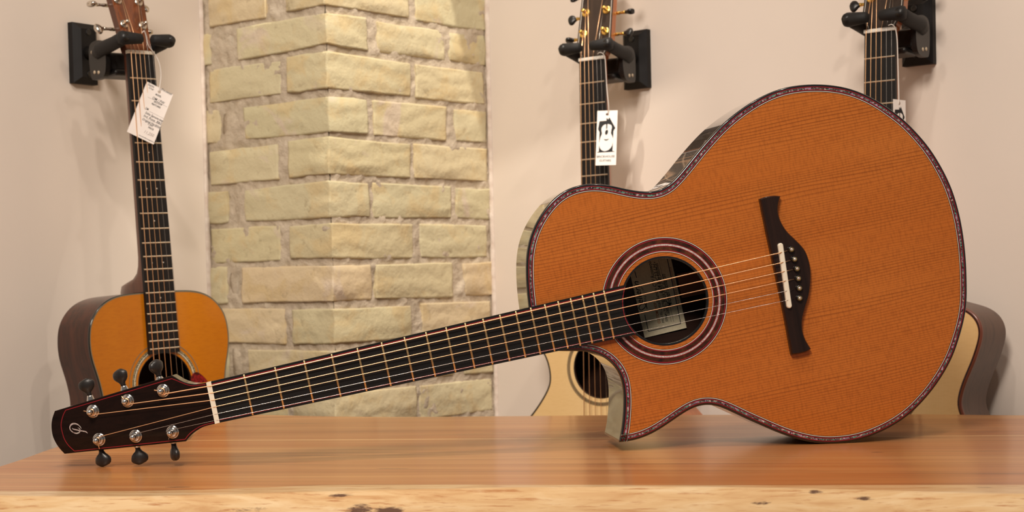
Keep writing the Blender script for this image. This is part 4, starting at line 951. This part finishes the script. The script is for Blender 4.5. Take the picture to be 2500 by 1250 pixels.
w_('Case', 345, 790, 0.0050, mb, 0.25, 0.0098); w_('PRICE', 355, 850, 0.0040, mb, 0, 0.0105, 0.02); w_('www.brickhouseguitars.com', 195, 975, 0.0026, mb, 0, 0.036, 0.01)
T1.part('print', mb, MT['ink'], C1, cd1)
w_('11,250', 275, 925, 0.0070, mb2, 0.25, 0.019); T1.part('pencil_price', mb2, MT['ink_grey'], C1, cd1)
mb = MB()
for a, b in (((352, 325), (678, 495)), ((370, 565), (622, 692)), ((400, 640), (605, 742)), ((330, 690), (595, 812)), ((310, 740), (578, 878))): mb.ribbon([cpx(*a), cpx(*b)], 0.00028, 0.0003)
T1.part('ruled_line', mb, MT['ink_line'], C1, cd1)
thread(T1, G1, [(347, 80, 0.020), (352, 76, 0.022), (357, 88, 0.020), (363, 112, 0.016), (378, 132, 0.014), (389, 155, 0.016), (393, 185, 0.016), (389, 218, 0.0170), (388.5, 224, 0.0150)])
# shop tags with the house-and-guitar mark
def shop_tag(G, tl_, tr_, bl_px, path, label):
    C, w, h = card_frame(G, tl_, tr_, bl_px)
    T = Thing('price_tag', C, label, 'price tag', 'price tags on the hanging guitars')
    # print is laid out on a 46 x 132 grid over the card
    def q(x, y):
        x0 = 72 + (220 - 72) * (y - 85) / (1185 - 85); x1 = 485 + (605 - 485) * (y - 80) / (1155 - 80)
        return Vector((w * (x - x0) / (x1 - x0), -h * (y - 85) / 1090))
    cdo = tag_card(T, C, w, h, q(285, 160))
    cw = lambda L: L if sum(L[i - 1].x * L[i].y - L[i].x * L[i - 1].y for i in range(len(L))) > 0 else L[::-1]
    mb = MB(); mb.fill([cw([q(*p) for p in ((150, 298), (290, 290), (283, 240), (300, 240), (318, 270), (338, 222), (490, 440), (462, 500), (500, 900), (540, 905), (540, 915), (208, 925), (208, 915), (238, 905), (185, 515), (148, 460))])], 0.0003)
    lg = T.part('house_mark', mb, MT['ink'], C, cdo)
    mb = MB(); mb.fill([cw(cat([q(*p) for p in ((255, 375), (225, 410), (215, 450), (225, 500), (240, 550), (225, 620), (218, 700), (225, 780), (260, 850), (310, 890), (360, 898), (420, 875), (465, 820), (482, 740), (475, 660), (450, 600), (420, 550), (416, 500), (418, 430), (400, 385), (350, 362), (300, 362))], 4, True))], 0.0005)
    T.part('guitar_mark', mb, MT['card'], C, cdo)
    mb = MB(); mb.fill([cw([q(*p) for p in ((292, 340), (318, 340), (330, 455), (308, 458))])], 0.0007); mb.fill([cw([q(328 + 29 * math.cos(k * 0.3927), 525 + 52 * math.sin(k * 0.3927)) for k in range(16)])], 0.0007)
    mb.fill([cw([q(*p) for p in ((292, 660), (345, 668), (400, 655), (375, 682), (345, 692), (318, 684))])], 0.0007)
    a, b = q(215, 1025), q(555, 1015); mb.text('BRICKHOUSE', 0.0056, a.x, a.y, 0.0004, math.atan2(b.y - a.y, b.x - a.x) * 0, 0, 'LEFT', b.x - a.x, 0.012)
    a, b = q(278, 1105), q(498, 1095); mb.text('GUITARS', 0.0056, a.x, a.y, 0.0004, 0, 0, 'LEFT', b.x - a.x, 0.012)
    T.part('print', mb, MT['ink'], C, cdo)
    thread(T, G, path)
shop_tag(G2, (1458.6, 270.8, 0.018), (1508, 269.4, 0.006), (1476.4, 402, 0.048), [(1459, 132, 0.021), (1464, 128, 0.024), (1472, 131, 0.022), (1477, 142, 0.018), (1479, 170, 0.016), (1482, 220, 0.018), (1486, 262, 0.018), (1484.5, 279, 0.013)], 'white shop tag with a house and guitar mark hanging in full view')
shop_tag(G3, (2180.5, 242, 0.026), (2210.5, 245.3, 0.000), (2181, 370, 0.026), [(2169, 62, 0.021), (2178, 60, 0.024), (2186, 70, 0.018), (2190, 95, 0.014), (2192, 150, 0.014), (2194, 220, 0.016), (2194.5, 248, 0.016), (2194, 256, 0.014)], 'white shop tag half hidden behind the big cedar guitar top')
